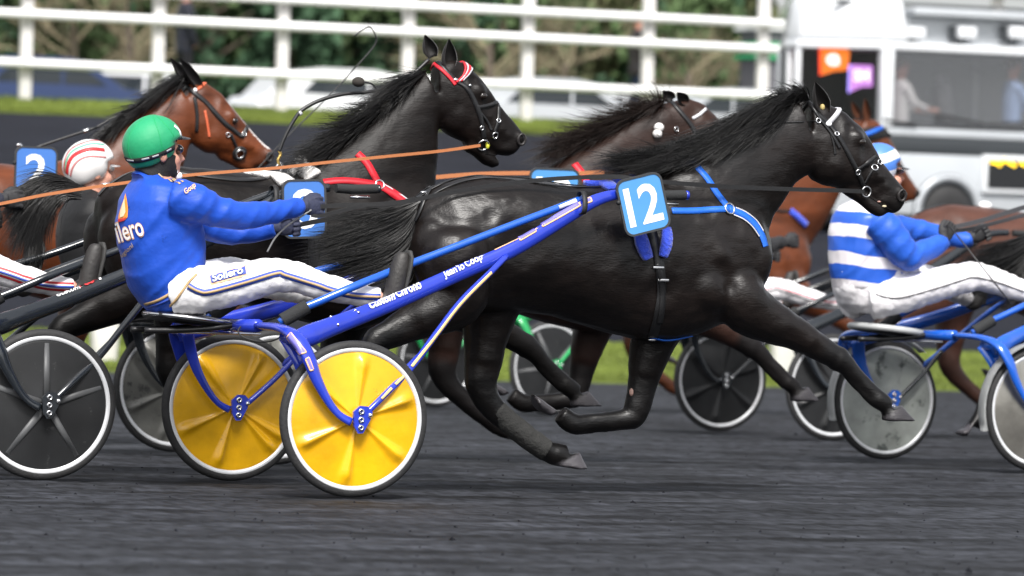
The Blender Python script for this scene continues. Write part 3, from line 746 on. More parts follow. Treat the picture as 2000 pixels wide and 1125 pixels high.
horse('C', C, 'horse', 'dark brown trotting horse with white ear plug between the two black horses', shifted(DA, .30, .0, 1.0, neck=neckC, head=headC, chin=chinC), DARKB, M_coatk, M_hairb, .014,
      ears=[((1342,202),(1322,180),.036,-.05,-1), ((1315,196),(1294,177),.036,.05,-1)], mane=maneC,
      tail=dict(g=gshift(tailA['g'], A, .3, 0), n=500, k=dict(rad=.003, seg=8, spread=.03, y=(-.05,.05), seed=25, clump=14, lmin=.7, ysp=(0,0))))

# horse Y: bay, number 2
Y = Rig(6.2, 29.9)
neckY = secs(Y, [((105,322),(295,470),.18),((165,292),(330,405),.155),((222,254),(348,358),.13),((278,214),(358,322),.105),((325,183),(366,292),.09),((352,167),(370,270),.082)])
headY = secs(Y, [((365,160),(366,264),.075),((402,162),(382,287),.092),((432,184),(406,297),.10),((456,213),(426,302),.097),((478,242),(443,305),.077),((498,264),(459,309),.061),((515,280),(472,315),.053),((529,292),(484,322),.054),((534,304),(495,326),.05),((528,316),(506,328),.04),((520,324),(512,328),.02)])
chinY = [(Y.L(x,y), r) for x, y, r in ((432,298,.042),(456,312,.034),(472,322,.032),(488,328,.028),(496,328,.016))]
BAY = ((.105,.027,.008), (.010,.006,.005), .12, .22, True, (Y.L(440,196,-.03), Y.L(522,290,-.02), .016))
maneY = dict(g=[[(372,160),(345,150),(318,168),(290,190)],[(335,178),(300,190),(270,205),(255,215)],[(300,200),(262,212),(235,228),(215,240)],[(262,228),(228,245),(205,262),(190,278)],[(225,255),(200,268),(185,278),(170,290)]], n=800, k=dict(rad=.0026, seg=8, spread=.03, y=(-.13,.04), seed=33, clump=11, lmin=.6))
# body set so that its saddle meets plate 2
_w = Y.L(140, 330, 0); _a = neckA[1][0]
dxY = Y.L(172,290,0).x-neckA[1][0].x*1.075
horse('Y', Y, 'horse', 'bay trotting horse with grey ear hood wearing plate 2 at far left', shifted(DA, dxY, 0, 1.075, neck=neckY, head=headY, chin=chinY), BAY, M_coatr, M_hair, .014,
      ears=[((375,170),(332,112),.034,.05,-1), ((392,172),(350,112),.036,-.055,-1)], mane=maneY)

# horse S: chestnut far right, green sulky
S_ = Rig(15.65, 39.15, R(9.5))
neckS = secs(S_, [((1400,352),(1545,525),.18),((1480,318),(1598,455),.155),((1555,285),(1632,395),.13),((1602,262),(1645,360),.105),((1645,242),(1658,335),.09),((1672,232),(1668,318),.082)])
headS = secs(S_, [((1684,228),(1668,305),.08),((1712,236),(1684,325),.092),((1728,258),(1702,342),.098),((1743,288),(1717,354),.095),((1758,316),(1730,363),.076),((1771,338),(1742,371),.06),((1781,355),(1752,379),.053),((1789,368),(1760,386),.054),((1792,378),(1768,391),.05),((1788,388),(1776,392),.04),((1783,392),(1779,394),.02)])
chinS = [(S_.L(x,y), r) for x, y, r in ((1722,352,.042),(1742,372,.034),(1755,384,.032),(1765,391,.028),(1771,392,.016))]
CHEST = ((.10,.027,.009), (.06,.018,.007), .1, .2, True)
horse('S', S_, 'horse', 'chestnut trotting horse in black hood, its face above the striped helmet', shifted(DA, .30, .0, 1.06, neck=neckS, head=headS, chin=chinS), CHEST, M_coatr, M_hairb, .02,
      ears=[((1694,236),(1690,192),.036,-.05,-1), ((1678,232),(1664,198),.034,.05,-1)])
# horse T: chestnut, right
T_ = Rig(15.67, 34.07, R(2.5))
T_LIVER = ((.075,.030,.020), (.03,.013,.009), .12, .22, True)
horse('T', T_, 'horse', 'red-brown horse whose rump shows beyond the blue sleeves at right', shifted(DA, .32, 0, 1.08), T_LIVER, M_coatr, M_hairb, .02,
      tail=dict(g=gshift(tailA['g'], A, .25, 0), n=300, k=dict(rad=.004, seg=8, spread=.03, y=(-.05,.05), seed=45, clump=14, lmin=.7, ysp=(0,0))))
# horse R: black, at the right edge
Rr = Rig(14.48, 28.93, R(5.5))
horse('R', Rr, 'horse', 'black horse cut by the right edge ahead of the striped driver', shifted(DA, -.12, .0, 1.0), BLACKC, M_coatb, M_hair, .016,
      tail=dict(g=gshift(tailA['g'], A, -.12, 0), n=800, k=dict(rad=.003, seg=9, spread=.04, y=(-.06,.06), seed=55, clump=14, lmin=.7, ysp=(0,0))))
# ------------------------------------------------------------------ sulkies
M_tyre = mat('tyre', (.018,.018,.019), .7, var=.3, vscale=14, bump=.2, bscale=80)
M_rim = mat('rim_alloy', (.72,.73,.75), .3, .25, var=.08, vscale=20)
M_yel = mat('yellow_cover', (.72,.38,.004), .3, var=.26, vscale=4, bump=.08, bscale=25, coat=.25, dirt=((.16,.09,.015),9,.66), detail=8)
M_dkc = mat('black_cover', (.013,.0135,.0145), .45, var=.35, vscale=5, spec=.4, dirt=((.05,.05,.05),14,.62))
M_gryc = mat('smoky_cover', (.12,.12,.11), .4, var=.45, vscale=4, bump=.1, dirt=((.03,.03,.03),9,.58))
M_pale = mat('scuffed_pale_cover', (.30,.32,.30), .45, var=.35, vscale=5, dirt=((.08,.09,.085),6,.58), detail=9)
M_alu = mat('brushed_metal_cover', (.42,.40,.36), .28, .85, var=.35, vscale=4, bump=.08, bscale=12)
M_spoke = mat('grey_spoke', (.075,.077,.08), .5, var=.2, vscale=10)
M_blue = mat('blue_enamel', (.016,.040,.44), .22, var=.06, vscale=20, coat=.7, dirt=((.02,.03,.12),16,.70))
M_blue2 = mat('bright_blue_enamel', (.010,.095,.50), .2, coat=.8, dirt=((.02,.03,.12),14,.72))
M_blk = mat('black_enamel', (.011,.014,.018), .22, coat=.8, dirt=((.06,.06,.06),22,.72))
M_grn = mat('green_enamel', (.01,.28,.075), .25, coat=.6)
M_foam = mat('black_foam', (.016,.017,.018), .85, bump=.2, bscale=120)
M_seat = mat('black_vinyl', (.010,.010,.011), .35, bump=.05)
M_peach = mat('peach_line', (.85,.50,.28), .4); M_viol = mat('violet_decal', (.20,.18,.62), .3, coat=.5); M_wht = mat('white_decal', (.85,.85,.86), .4)
M_ylwdec = mat('sand_decal', (.80,.55,.22), .35); M_red = mat('red_decal', (.55,.03,.035), .4); M_grym = mat('grey_mudguard', (.40,.41,.41), .35, var=.1)

NY, FYl = -.83, .83
def ad(x, y, yl): return A.L(x, y, yl)
hubA = ad(690, 822, NY); hubz = .352; hx = hubA.x
def wheel(rig, t, cy, cover, ridges, rimm=M_rim, out=-1, spokes=False, rr=.352, seed=0):
    """A disc wheel standing on the sand, its cover bulging to the outside (out = -1 near side, +1 far side)."""
    c = Vector((hx, cy, rr)); R1 = rr-.026
    prof = [(R1+.026*math.cos(a), .022*math.sin(a)) for a in [2*math.pi*i/14 for i in range(14)]]
    bm = bmesh.new()
    ri = .215*rr/.352
    # cover: outer and inner shells, with radial ridges pressed into it
    def rdg(th, r):
        h = 0.
        for a, wv in ridges:
            d = math.atan2(math.sin(th-a), math.cos(th-a))
            h += max(0, 1-abs(d)/(wv))**1.3*(r/R1)**1.1*.036*math.sin(min(1, (R1-.03-r)/.05)*1.57 if r < R1-.03 else 0)
        return h
    nr, nt_ = 14, 144; shells = []
    for s_ in (out, -out):
        rows = []
        for j in range(nr+1):
            r = .02+(R1-.034)*j/nr
            rows.append([bm.verts.new(c+Vector((r*math.cos(2*math.pi*k/nt_), s_*(.012+.036*(1-(r/R1))**.9+rdg(2*math.pi*k/nt_, r)), r*math.sin(2*math.pi*k/nt_)))) for k in range(nt_)])
        for a, b in zip(rows, rows[1:]):
            for k in range(nt_): bm.faces.new((a[k], a[(k+1) % nt_], b[(k+1) % nt_], b[k]))
        bm.faces.new(rows[0]); shells.append(rows[-1])
    for k in range(nt_): bm.faces.new((shells[0][k], shells[0][(k+1) % nt_], shells[1][(k+1) % nt_], shells[1][k]))
    wo = obj('wheel', bm, cover, t)
    bm = bmesh.new(); lathe_y(bm, c, prof, 96, True); obj('tyre', bm, M_tyre, wo)
    bm = bmesh.new(); lathe_y(bm, c, [(R1-.002,-.018),(R1-.008,-.022),(R1-.022,-.021),(R1-.026,-.016),(R1-.026,.016),(R1-.022,.021),(R1-.008,.022),(R1-.002,.018)], 96, True); obj('rim', bm, rimm, wo)
    if spokes:
        bm = bmesh.new()
        for k in range(5):
            a = seed+2*math.pi*k/5
            for s_ in (1, -1):
                tube(bm, [c+Vector((math.cos(a)*.03, s_*.052, math.sin(a)*.03)), c+Vector((math.cos(a)*(R1-.04), s_*.014, math.sin(a)*(R1-.04)))], [.018,.013], 10, fy=.5)
        obj('spoke', bm, M_spoke, wo)
    bm = bmesh.new(); tube(bm, [c+Vector((0, -.065, 0)), c+Vector((0, .065, 0))], .022, 16); obj('hub', bm, M_chrome, wo)
    return wo
RID = [(R(a), R(9)) for a in (-38, 20, 84, 140, 205, 262)]
RID2 = [(R(a), R(8)) for a in (-45, 62, 128, 205, 255, 330)]
# frame paths, traced on the near side (y of each point), mirrored for the far side
ARCH = [((505,636),-.46,.026),((548,641),-.68,.032),((580,660),-.84,.040),((603,700),-.895,.036),((618,740),-.905,.030),((640,782),-.905,.022),((662,810),-.905,.019),((685,824),-.905,.022)]
SHAFT = [((570,668),-.80,.040),((605,655),-.77,.050),((650,637),-.70,.044),((760,594),-.58,.038),((900,532),-.50,.037),((1000,488),-.47,.036),((1100,428),-.42,.034),((1150,398),-.395,.031),((1185,384),-.375,.026),((1215,379),-.36,.023),((1245,379),-.355,.021)]
UPPER = [((546,630),-.50,.019),((580,607),-.515,.019),((625,588),-.525,.019),((700,556),-.53,.019),((790,520),-.43,.0185),((900,478),-.415,.018),((1020,432),-.40,.0175),((1140,387),-.375,.017)]
STRUT = [((707,815),-.905,.014),((745,778),-.885,.0155),((800,722),-.81,.016),((850,655),-.72,.016),((900,590),-.63,.016),((955,535),-.555,.015),((990,500),-.50,.013)]
def P3(L_): return [(ad(*p, y), r) for p, y, r in L_]
AR, SH, UP, ST = P3(ARCH), P3(SHAFT), P3(UPPER), P3(STRUT)
def mir(v, s): return Vector((v.x, v.y if s < 0 else -v.y, v.z))
def path(bm, L_, s, dy=0., k=1., fy=None, sub=4): ctube(bm, [mir(p, s)+Vector((0, dy, 0)) for p, r in L_], [r*k for p, r in L_], 14, sub, fy)
def axle_plate(t, y, s, mf):
    cz = hubz; bm = bmesh.new()
    pl_ = [(-.035,.035),(-.005,.062),(.03,.06),(.055,.035),(.045,.0),(.012,-.06),(-.012,-.062),(-.03,-.03)]
    va = [bm.verts.new((hx+px_, y+s*.008, cz+pz)) for px_, pz in pl_]; vb = [bm.verts.new((hx+px_, y-s*.010, cz+pz)) for px_, pz in pl_]
    skin(bm, [va, vb]); po = obj('axle_plate', bm, mf, t, smooth=False)
    for bz in (.036, 0, -.036):
        bm = bmesh.new(); lathe_y(bm, Vector((hx, y+s*.012, cz+bz)), [(.0055,0),(.0055,s*.004),(.013,s*.004),(.014,-s*.006)], 20); obj('bolt', bm, M_chrome, po)
    bm = bmesh.new(); ell(bm, Vector((hx+.043, y+s*.012, cz+.02)), .011,.008,.011); obj('bolt', bm, M_chrome, po)
def sulky(rig, label, mf, mu, covers, ridges, guard=False, spokes=(False, False), strut=None, rims=(M_rim, M_rim), seatm=M_seat, dx=0., near=True, seed=0.3):
    t = thing('sulky', label, 'sulky', rig, (hx, 0, 0), 'racing sulkies')
    for s in (-1, 1):
        i = 0 if s < 0 else 1
        wheel(rig, t, s*.83, covers[i], ridges[i], rims[i], s, spokes[i], seed=seed+i)
        bm = bmesh.new(); path(bm, AR, s, 0, 1, .62); path(bm, AR[2:], s, -s*.155, 1.25 if guard else .8, .4 if guard else .55)
        tube(bm, [mir(AR[2][0], s), mir(AR[2][0], s)+Vector((0,-s*.155,0))], .03, 12)
        obj('fork', bm, mf, t)
        bm = bmesh.new(); path(bm, SH, s, 0, 1, .6); obj('shaft', bm, mf, t)
        bm = bmesh.new(); path(bm, UP, s); obj('stirrup_bar', bm, mu, t)
        g = bmesh.new(); a, b = UP[0][0].lerp(UP[1][0], .15), UP[1][0].lerp(UP[2][0], .45); tube(g, [mir(a, s), mir(b, s)], .033, 18); sharp(obj('grip', g, M_foam, t))
        bm = bmesh.new(); path(bm, ST, s); obj('strut', bm, strut or mf, t)
        # inner strut, and the drop-out plates with their three bolts, one on each side of the wheel
        bm = bmesh.new(); i0 = Vector((hx+.043, s*.735, hubz+.02)); tgt = mir(ST[3][0].lerp(ST[2][0], .5), s)
        ctube(bm, [i0, i0.lerp(tgt, .5)+Vector((0,0,-.012)), tgt], .0135, 12, 5); obj('strut', bm, (M_blk if guard else strut or mf), t)
        for y, so_ in ((s*.92, s), (s*.738, -s)):
            axle_plate(t, y, so_, mf)
        cz = hubz
        # black end sleeve of the shaft with the harness clip
        e = SH[-1][0]; e2 = ad(1288,382,-.35); e3 = ad(1338,381,-.345)
        bm = bmesh.new(); tube(bm, [mir(e.lerp(e2,.3), s), mir(e2, s), mir(e3, s)], [.022,.024,.023], 16); so = obj('sleeve', bm, M_foam, t); sharp(so)
        bm = bmesh.new(); tube(bm, [mir(e3, s), mir(e3, s)+Vector((.016,0,0))], .021, 16); obj('end_cap', bm, mf, so)
        bm = bmesh.new(); q = mir(ad(1305,398,-.35), s); tube(bm, [q-Vector((.05,0,0)), q+Vector((.05,0,0))], .008, 10); obj('clip', bm, M_chrome, so)
        # rubber strap binding bar and shaft
        q0, q1 = mir(ad(1136,374,-.40), s), mir(ad(1136,418,-.43), s)
        bm = bmesh.new(); c_ = (q0+q1)/2; h_ = (q0-q1)/2
        rs = [ring(bm, c_+Vector((d, 0, 0)), h_*f, Vector((0, .045*f, 0)), 20, 2.4) for d, f in ((-.012,.96),(-.012,1.04),(.012,1.04),(.012,.96))]
        skin(bm, rs, closed=True); obj('binding', bm, M_black, t)
        if guard:
            bm = bmesh.new(); c = Vector((hx, s*.83, hubz)); rs = []
            for k in range(25):
                a = R(48+k*6.3); rr = .385; d = Vector((math.cos(a), 0, math.sin(a)))
                rs.append([bm.verts.new(c+d*(rr-.012*abs(q_)/.05*0-(.010 if abs(q_) > .03 else 0))+Vector((0, q_, 0))) for q_ in (-.04,-.025,0,.025,.04)])
            for a_, b_ in zip(rs, rs[1:]):
                for j in range(4): bm.faces.new((a_[j], a_[j+1], b_[j+1], b_[j]))
            bmesh.ops.solidify(bm, geom=bm.faces[:], thickness=.005); obj('mudguard', bm, M_grym, t)
    # cross tube, seat post, seat and foot plate
    q = AR[0][0]; bm = bmesh.new(); tube(bm, [Vector((q.x, -.45, q.z)), Vector((q.x, -.2, q.z-.005)), Vector((q.x, .2, q.z-.005)), Vector((q.x, .45, q.z))], .03, 14)
    sp = ad(400,622,0)
    obj('cross_tube', bm, mf, t); bm = bmesh.new()
    for s in (-1, 1): ctube(bm, [Vector((q.x, s*.17, q.z)), Vector((q.x-.12, s*.16, q.z-.02)), Vector((sp.x-.16, s*.12, sp.z-.055)), Vector((sp.x-.32, s*.1, sp.z-.06))], .014, 10, 4)
    obj('seat_post', bm, M_seat, t)
    bm = bmesh.new(); c = ad(372,619,0)
    rs = []
    for k, (f, wv, dz, th) in enumerate([(-.205,.05,.012,.012),(-.19,.13,.016,.020),(-.12,.19,.012,.026),(0,.20,.0,.026),(.09,.17,-.012,.024),(.17,.10,-.024,.020),(.20,.04,-.03,.012)]):
        rs.append(ring(bm, c+Vector((f, 0, dz-.01)), Vector((0,0,th)), YV*wv, 20, 3))
    skin(bm, rs); so = obj('seat', bm, seatm, t)
    bm = bmesh.new(); edge = []
    for k in range(33):
        a = 2*math.pi*k/32; f = math.cos(a); edge.append(c+Vector((f*.212, math.sin(a)*.2*(1-.15*f), -.008-.02*f)))
    tube(bm, edge, .02 if guard else .011, 8); obj('seat_rim', bm, M_grym if guard else M_chrome, so)
    bm = bmesh.new(); box(bm, c+Vector((.10, 0, -.07)), .42, .2, .012, bev=.004); sharp(obj('spring_plate', bm, M_chrome, t))
    return t
sulky(A, 'blue sulky with two yellow covered disc wheels, under the green-capped driver', M_blue, M_blue2, (M_yel, M_yel), (RID, RID2))
sulky(B, 'black sulky with dark spoked disc wheels and white rims at left edge', M_blk, M_blk, (M_dkc, M_dkc), ([], []), spokes=(True, True))
sulky(C, 'black sulky with smoky grey disc wheels, half hidden behind the yellow wheels', M_blk, M_blk, (M_gryc, M_gryc), (RID, RID2))
sulky(S_, 'green-strutted sulky with grey spoked dark wheels beyond the galloping legs', M_grn, M_grn, (M_dkc, M_dkc), ([], []), spokes=(True, True), seed=.75)
sulky(T_, 'black sulky with plain dark disc wheels behind the extended forelegs', M_blk, M_blk, (M_dkc, M_dkc), (RID2, RID))
sulky(Rr, 'blue sulky with pale scuffed discs and grey mudguards at right edge', M_blue2, M_blue2, (M_alu, M_pale), ([], []), guard=True, seatm=M_seat)
Yr = Rig(5.0, 29.9)
sulky(Y, 'black sulky mostly beyond the left edge, its bars beside plate 2', M_blk, M_blk, (M_dkc, M_dkc), ([], []))

# decals on the blue and the black shafts: flat film on the outer face
sulA = [o for o in bpy.data.objects if o.name.startswith('sulky')][0]; sulB = bpy.data.objects['sulky.001']
shaftA = [c for c in sulA.children if c.name.startswith('shaft')][0]; shaftB = [c for c in sulB.children if c.name.startswith('shaft')][0]
forkA = [c for c in sulA.children if c.name.startswith('fork')][0]; strutA = [c for c in sulA.children if c.name.startswith('strut')][0]
SshA = Surf_local(shaftA.data, A, BASE[sulA.name]); SshB = Surf_local(shaftB.data, B, BASE[sulB.name]); SfA = Surf_local(forkA.data, A, BASE[sulA.name]); SstA = Surf_local(strutA.data, A, BASE[sulA.name])
BASE[shaftA.name] = BASE[sulA.name]; BASE[shaftB.name] = BASE[sulB.name]
obj('lettering', text_px('Custom', SshA, (723,603), (773,583), 19, .03, .25), M_wht, shaftA, smooth=False)
obj('lettering', text_px('Chrono', SshA, (775,581), (824,562), 18, .03), M_wht, shaftA, smooth=False)
obj('lettering', text_px("Jean'lo", SshA, (868,542), (908,524), 14, .02), M_wht, shaftA, smooth=False)
obj('lettering', text_px('Coop', SshA, (911,522), (943,506), 14, .02), M_wht, shaftA, smooth=False)
obj('lettering', text_px('Custom', SshB, (111,580), (158,563), 14, .012, .25), M_wht, shaftB, smooth=False)
obj('lettering', text_px('FCS', SshB, (156,562), (184,551), 14, .02), M_red, shaftB, smooth=False)
obj('lettering', text_px('II', SshB, (187,549), (198,545), 14, .03), M_wht, shaftB, smooth=False)
def decal_frame(surf, parent, quad, wpx=3):
    """A violet patch with a peach outline, on the surface: quad = two edges (a0-a1 top, b0-b1 bottom) in pixels."""
    (a0, a1, b1, b0) = quad
    bm = bmesh.new(); mid = [((a0[0]+b0[0])/2, (a0[1]+b0[1])/2), ((a1[0]+b1[0])/2, (a1[1]+b1[1])/2)]
    wd = math.hypot(a0[0]-b0[0], a0[1]-b0[1])/430
    strap(bm, surf, mid, wd, .001, .0012, sub=12); obj('decal', bm, M_viol, parent)
    bm = bmesh.new()
    for u, v in ((a0, a1), (b0, b1), (a0, b0), (a1, b1)): strap(bm, surf, [u, v], wpx/430, .0012, .0022, sub=10)
    obj('decal_outline', bm, M_peach, parent)
decal_frame(SshA, shaftA, ((960,480),(1002,462),(1006,470),(966,489)))
decal_frame(SshA, shaftA, ((1012,462),(1042,444),(1047,452),(1016,470)))
decal_frame(SshA, shaftA, ((1056,434),(1128,394),(1134,401),(1060,443)))
decal_frame(SshA, shaftA, ((1140,390),(1153,386),(1156,393),(1142,398)))
BASE[forkA.name] = BASE[sulA.name]; BASE[strutA.name] = BASE[sulA.name]
decal_frame(SfA, forkA, ((568,650),(598,688),(585,692),(560,660)))
decal_frame(SfA, forkA, ((603,698),(612,722),(606,724),(597,702)))
bm = bmesh.new(); strap(bm, SstA, [(745,779),(765,758)], .012, .0012, .002, sub=8); strap(bm, SstA, [(772,751),(800,724)], .013, .0012, .002, sub=8); strap(bm, SstA, [(804,716),(850,658),(900,593),(960,532)], .013, .0012, .002, sub=10); obj('stripe', bm, M_ylwdec, strutA)
bm = bmesh.new()
for q in ((646,619),(694,606),(700,610),(660,634)):
    h, n_ = SshA.px(*q); ell(bm, h, .007,.007,.007)
obj('bolt', bm, M_chrome, shaftA)
barA = [c for c in sulA.children if c.name.startswith('stirrup_bar')][0]; SbA = Surf_local(barA.data, A, BASE[sulA.name]); BASE[barA.name] = BASE[sulA.name]
bm = bmesh.new(); strap(bm, SbA, [(1092,405),(1126,391)], .018, .001, .0015); obj('sticker', bm, M_wht, barA)
# loose cable under the bar
cb = bmesh.new(); ctube(cb, [ad(552,641,-.55), ad(545,660,-.55), ad(515,668,-.5), ad(478,660,-.45), ad(465,648,-.42), ad(470,638,-.4)], .004, 6, 5); obj('cable', cb, M_black, sulA)

# ------------------------------------------------------------------ number plates
M_plate = mat('plate_blue', (.075,.27,.58), .4, var=.04, vscale=6); M_plate2 = mat('plate_blue_deep', (.055,.17,.50), .4, var=.04, vscale=6); M_pedge = mat('plate_edge', (.035,.037,.04), .5)
M_digit = mat('digit_white', (.88,.88,.88), .45)
def plate(rig, name, num, c_px, yl, w_, h_, rot, m, label, tsize=1., base=None):
    c = rig.L(*c_px, yl) if base is None else base
    def rr(w1, h1, r, n=6):
        out = []
        for cx, cz, a0 in ((w1-r, h1-r, 0), (-w1+r, h1-r, 90), (-w1+r, -h1+r, 180), (w1-r, -h1+r, 270)):
            for k in range(n+1): a = R(a0+90*k/n); out.append((cx+r*math.cos(a), cz+r*math.sin(a)))
        return out
    Rm = Matrix.Rotation(R(-rot), 3, 'Y')
    f = lambda x, z, y: c+Rm @ Vector((x, y, z))
    bm = bmesh.new()
    o0 = rr(w_/2, h_/2, .045); o1 = rr(w_/2-.010, h_/2-.010, .037)
    rs = [[bm.verts.new(f(x, z, y)) for x, z in o] for o, y in ((o1,.006),(o0,.006),(o0,-.006),(o1,-.006))]
    skin(bm, rs, caps=False, closed=True); t = obj(name, bm, M_pedge, rig=rig, base=c); tag(t, label, 'number plate', 'race number plates'); sharp(t)
    bm = bmesh.new(); skin(bm, [[bm.verts.new(f(x, z, y)) for x, z in o1] for y in (.004,-.003)]); obj('panel', bm, m, t, smooth=False)
    me = text_mesh(num, 1., .018, 0, space=.92); xs = [v.co.x for v in me.vertices]; ys = [v.co.y for v in me.vertices]
    bm = bmesh.new(); bm.from_mesh(me); bpy.data.meshes.remove(me)
    x0, x1, y0, y1 = min(xs), max(xs), min(ys), max(ys); hh = h_*.68*tsize; ww = min(w_*.74, hh*(x1-x0)/(y1-y0)*1.08)
    for v in bm.verts: v.co = f((( v.co.x-x0)/(x1-x0)-.5)*ww, ((v.co.y-y0)/(y1-y0)-.5)*hh, -.0045)
    obj('digit', bm, M_digit, t, smooth=False)
    q = f(-w_/2, .035, 0); bm = bmesh.new(); ell(bm, q, .012,.012,.012); obj('clip', bm, M_black, t)
    return t
plate(A, 'number_plate', '12', (1256,399), -.40, .238, .272, 15, M_plate, 'light blue plate with white number 12 on the nearest black horse')
plate(B, 'number_plate', '8', (594,408), -.42, .225, .285, 3, M_plate2, 'blue plate with white number 8 behind the gloved hands')
plate(Y, 'number_plate', '2', (70,332), -.42, .245, .26, 0, M_plate2, 'blue plate with white number 2 at the left edge beside the striped helmet')
plate(C, 'number_plate', '10', (1082,381), -.42, .29, .29, 0, M_plate, 'pale blue plate with white digits peeking over the near horse back')
# ------------------------------------------------------------------ drivers
M_skin = mat('skin', (.52,.26,.19), .5, var=.12, vscale=12, spec=.4); M_skin.node_tree.nodes['Principled BSDF'].inputs['Subsurface Weight'].default_value = .08
def cloth(name, col, rough=.6, bump=.14, dirt=None, sheen=.05): return mat(name, col, rough, var=.07, vscale=14, bump=bump, bscale=26, dirt=dirt, sheen=sheen, spec=.3, stretch=(1,1.6,1.4))
M_jblue = cloth('blue_jacket', (.010,.066,.44), .5, dirt=((.005,.022,.13),6,.655))
M_trw = cloth('white_trousers', (.80,.79,.80), .6, dirt=((.10,.095,.09),11,.62)); M_trw2 = cloth('white_trousers_clean', (.80,.78,.80), .6, dirt=((.3,.28,.27),9,.72))
M_boot = mat('black_boot', (.024,.022,.021), .55, var=.35, vscale=12, bump=.15, dirt=((.09,.08,.07),14,.64)); M_sole = mat('boot_sole', (.035,.034,.033), .7)
M_glove = mat('navy_glove', (.022,.026,.055), .75, var=.25, vscale=25, bump=.2, bscale=60); M_glovek = mat('black_glove', (.02,.02,.022), .7, var=.2, vscale=20, bump=.15)
M_green = mat('green_cap_cloth', (.007,.28,.115), .6, var=.10, vscale=7, bump=.35, bscale=9, sheen=.1)
M_bala = mat('black_knit', (.008,.008,.009), .85, bump=.3, bscale=140); M_goggle = mat('goggle_lens', (.012,.012,.016), .08, coat=.8)
M_gold = mat('gold_braid', (.46,.31,.15), .6); M_bluestr = mat('blue_piping', (.03,.07,.36), .55); M_orange = mat('orange_print', (.85,.28,.03), .5); M_tan = mat('tan_print', (.50,.36,.22), .55)
M_grayband = mat('band_print', (.42,.42,.42), .5)

# the near driver's pose, read from the photo in lane A
pA = lambda x, y, yl=0.: A.L(x, y, yl)
def squeeze(L_, f=.985): return [((a+b)/2+(a-b)/2*f, (a+b)/2-(a-b)/2*f, hw) for a, b, hw in L_]
def pose_from(P_, T_, arm_n, arm_f, legn, boot, head, hand_n, hand_f, mirror_leg=True):
    d = dict(torso=squeeze([(P_(*a), P_(*b), hw) for a, b, hw in T_]), an=[(P_(x,y,yl), r) for x, y, yl, r in arm_n], af=[(P_(x,y,yl), r) for x, y, yl, r in arm_f],
             ln=[(P_(x,y,yl), r) for x, y, yl, r in legn], bn=[(P_(x,y,yl), r) for x, y, yl, r in boot], head={k: P_(*v) for k, v in head.items()}, hn=[P_(*q) for q in hand_n], hf=[P_(*q) for q in hand_f])
    m = lambda L_: [(Vector((p.x, -p.y, p.z)), r) for p, r in L_]
    d['lf'] = m(d['ln']); d['bf'] = m(d['bn']); return d
poseA = pose_from(pA,
    [((300,612),(352,604),.13),((276,592),(372,578),.18),((258,560),(388,542),.195),((244,520),(395,512),.195),((233,478),(396,470),.20),((231,432),(392,428),.21),((239,392),(378,392),.21),((256,358),(357,366),.17),((277,338),(340,350),.085)],
    [(338,390,-.17,.095),(372,396,-.20,.09),(420,412,-.21,.078),(468,421,-.20,.066),(510,418,-.17,.056),(555,410,-.12,.048),(588,404,-.09,.040)],
    [(338,400,.17,.095),(385,430,.20,.075),(430,452,.20,.058),(480,455,.17,.05),(535,444,.11,.042)],
    [(342,572,-.10,.115),(385,566,-.16,.112),(425,562,-.20,.102),(480,550,-.26,.095),(525,540,-.31,.084),(555,538,-.335,.076),(590,545,-.36,.070),(640,562,-.40,.062),(690,574,-.435,.054),(725,579,-.455,.046),(742,580,-.46,.047)],
    [(742,582,-.465,.036),(758,590,-.475,.040),(768,580,-.48,.047),(774,550,-.485,.046),(781,520,-.485,.043),(786,500,-.485,.034),(787,492,-.485,.022)],
    dict(c=(306,286), jaw=(329,322), nose0=(347,297), nose1=(356,311), lip=(349,326), chin=(343,340), brow=(345,288), ear=(319,305,-.078), n0=(296,348), n1=(312,318), hc=(297,276), hx=(356,262), vis=(362,273), gog=(347,291)),
    [(588,404,-.09),(608,402,-.08)], [(535,444,.11),(562,441,.10)])
def head_shells(bm, h, s=1.):
    ell(bm, h['c'], .094, .076, .112, u=20, v=14); ell(bm, h['jaw'], .055, .056, .062, u=16, v=12)
    tube(bm, [h['nose0'], h['nose0'].lerp(h['nose1'], .6)+Vector((.002,0,0)), h['nose1'], h['nose1']+Vector((-.008,0,-.008))], [.009,.012,.016,.011], 10)
    ell(bm, h['lip']+Vector((-.004,0,.006)), .012,.024,.007); ell(bm, h['lip']+Vector((-.005,0,-.008)), .012,.022,.008)
    ell(bm, h['chin'], .022,.03,.022); ell(bm, h['brow'], .014,.06,.012)
    for s_ in (-1, 1):
        e = Vector((h['ear'].x, s_*abs(h['ear'].y), h['ear'].z)); ell(bm, e, .022,.012,.032); ell(bm, h['lip']+Vector((-.035, s_*.034, .03)), .03,.025,.03)
    tube(bm, [h['n0'], h['n1']], [.062,.055], 14)
def creases(me, amp):
    """Cloth pulled into slanting folds from the lap up to the back."""
    me.update(); ns = [v.normal.copy() for v in me.vertices]
    for v, n_ in zip(me.vertices, ns):
        u = v.co.x*.62+v.co.z*.78; w_ = v.co.x*.78-v.co.z*.62
        a = noise.noise(Vector((u*2.2, w_*15, v.co.y*4))); b = noise.noise(Vector((u*2.1+7, w_*12+3, v.co.y*4)))
        v.co += n_*amp*((1-abs(a)*2.4)*.55+b*.7)
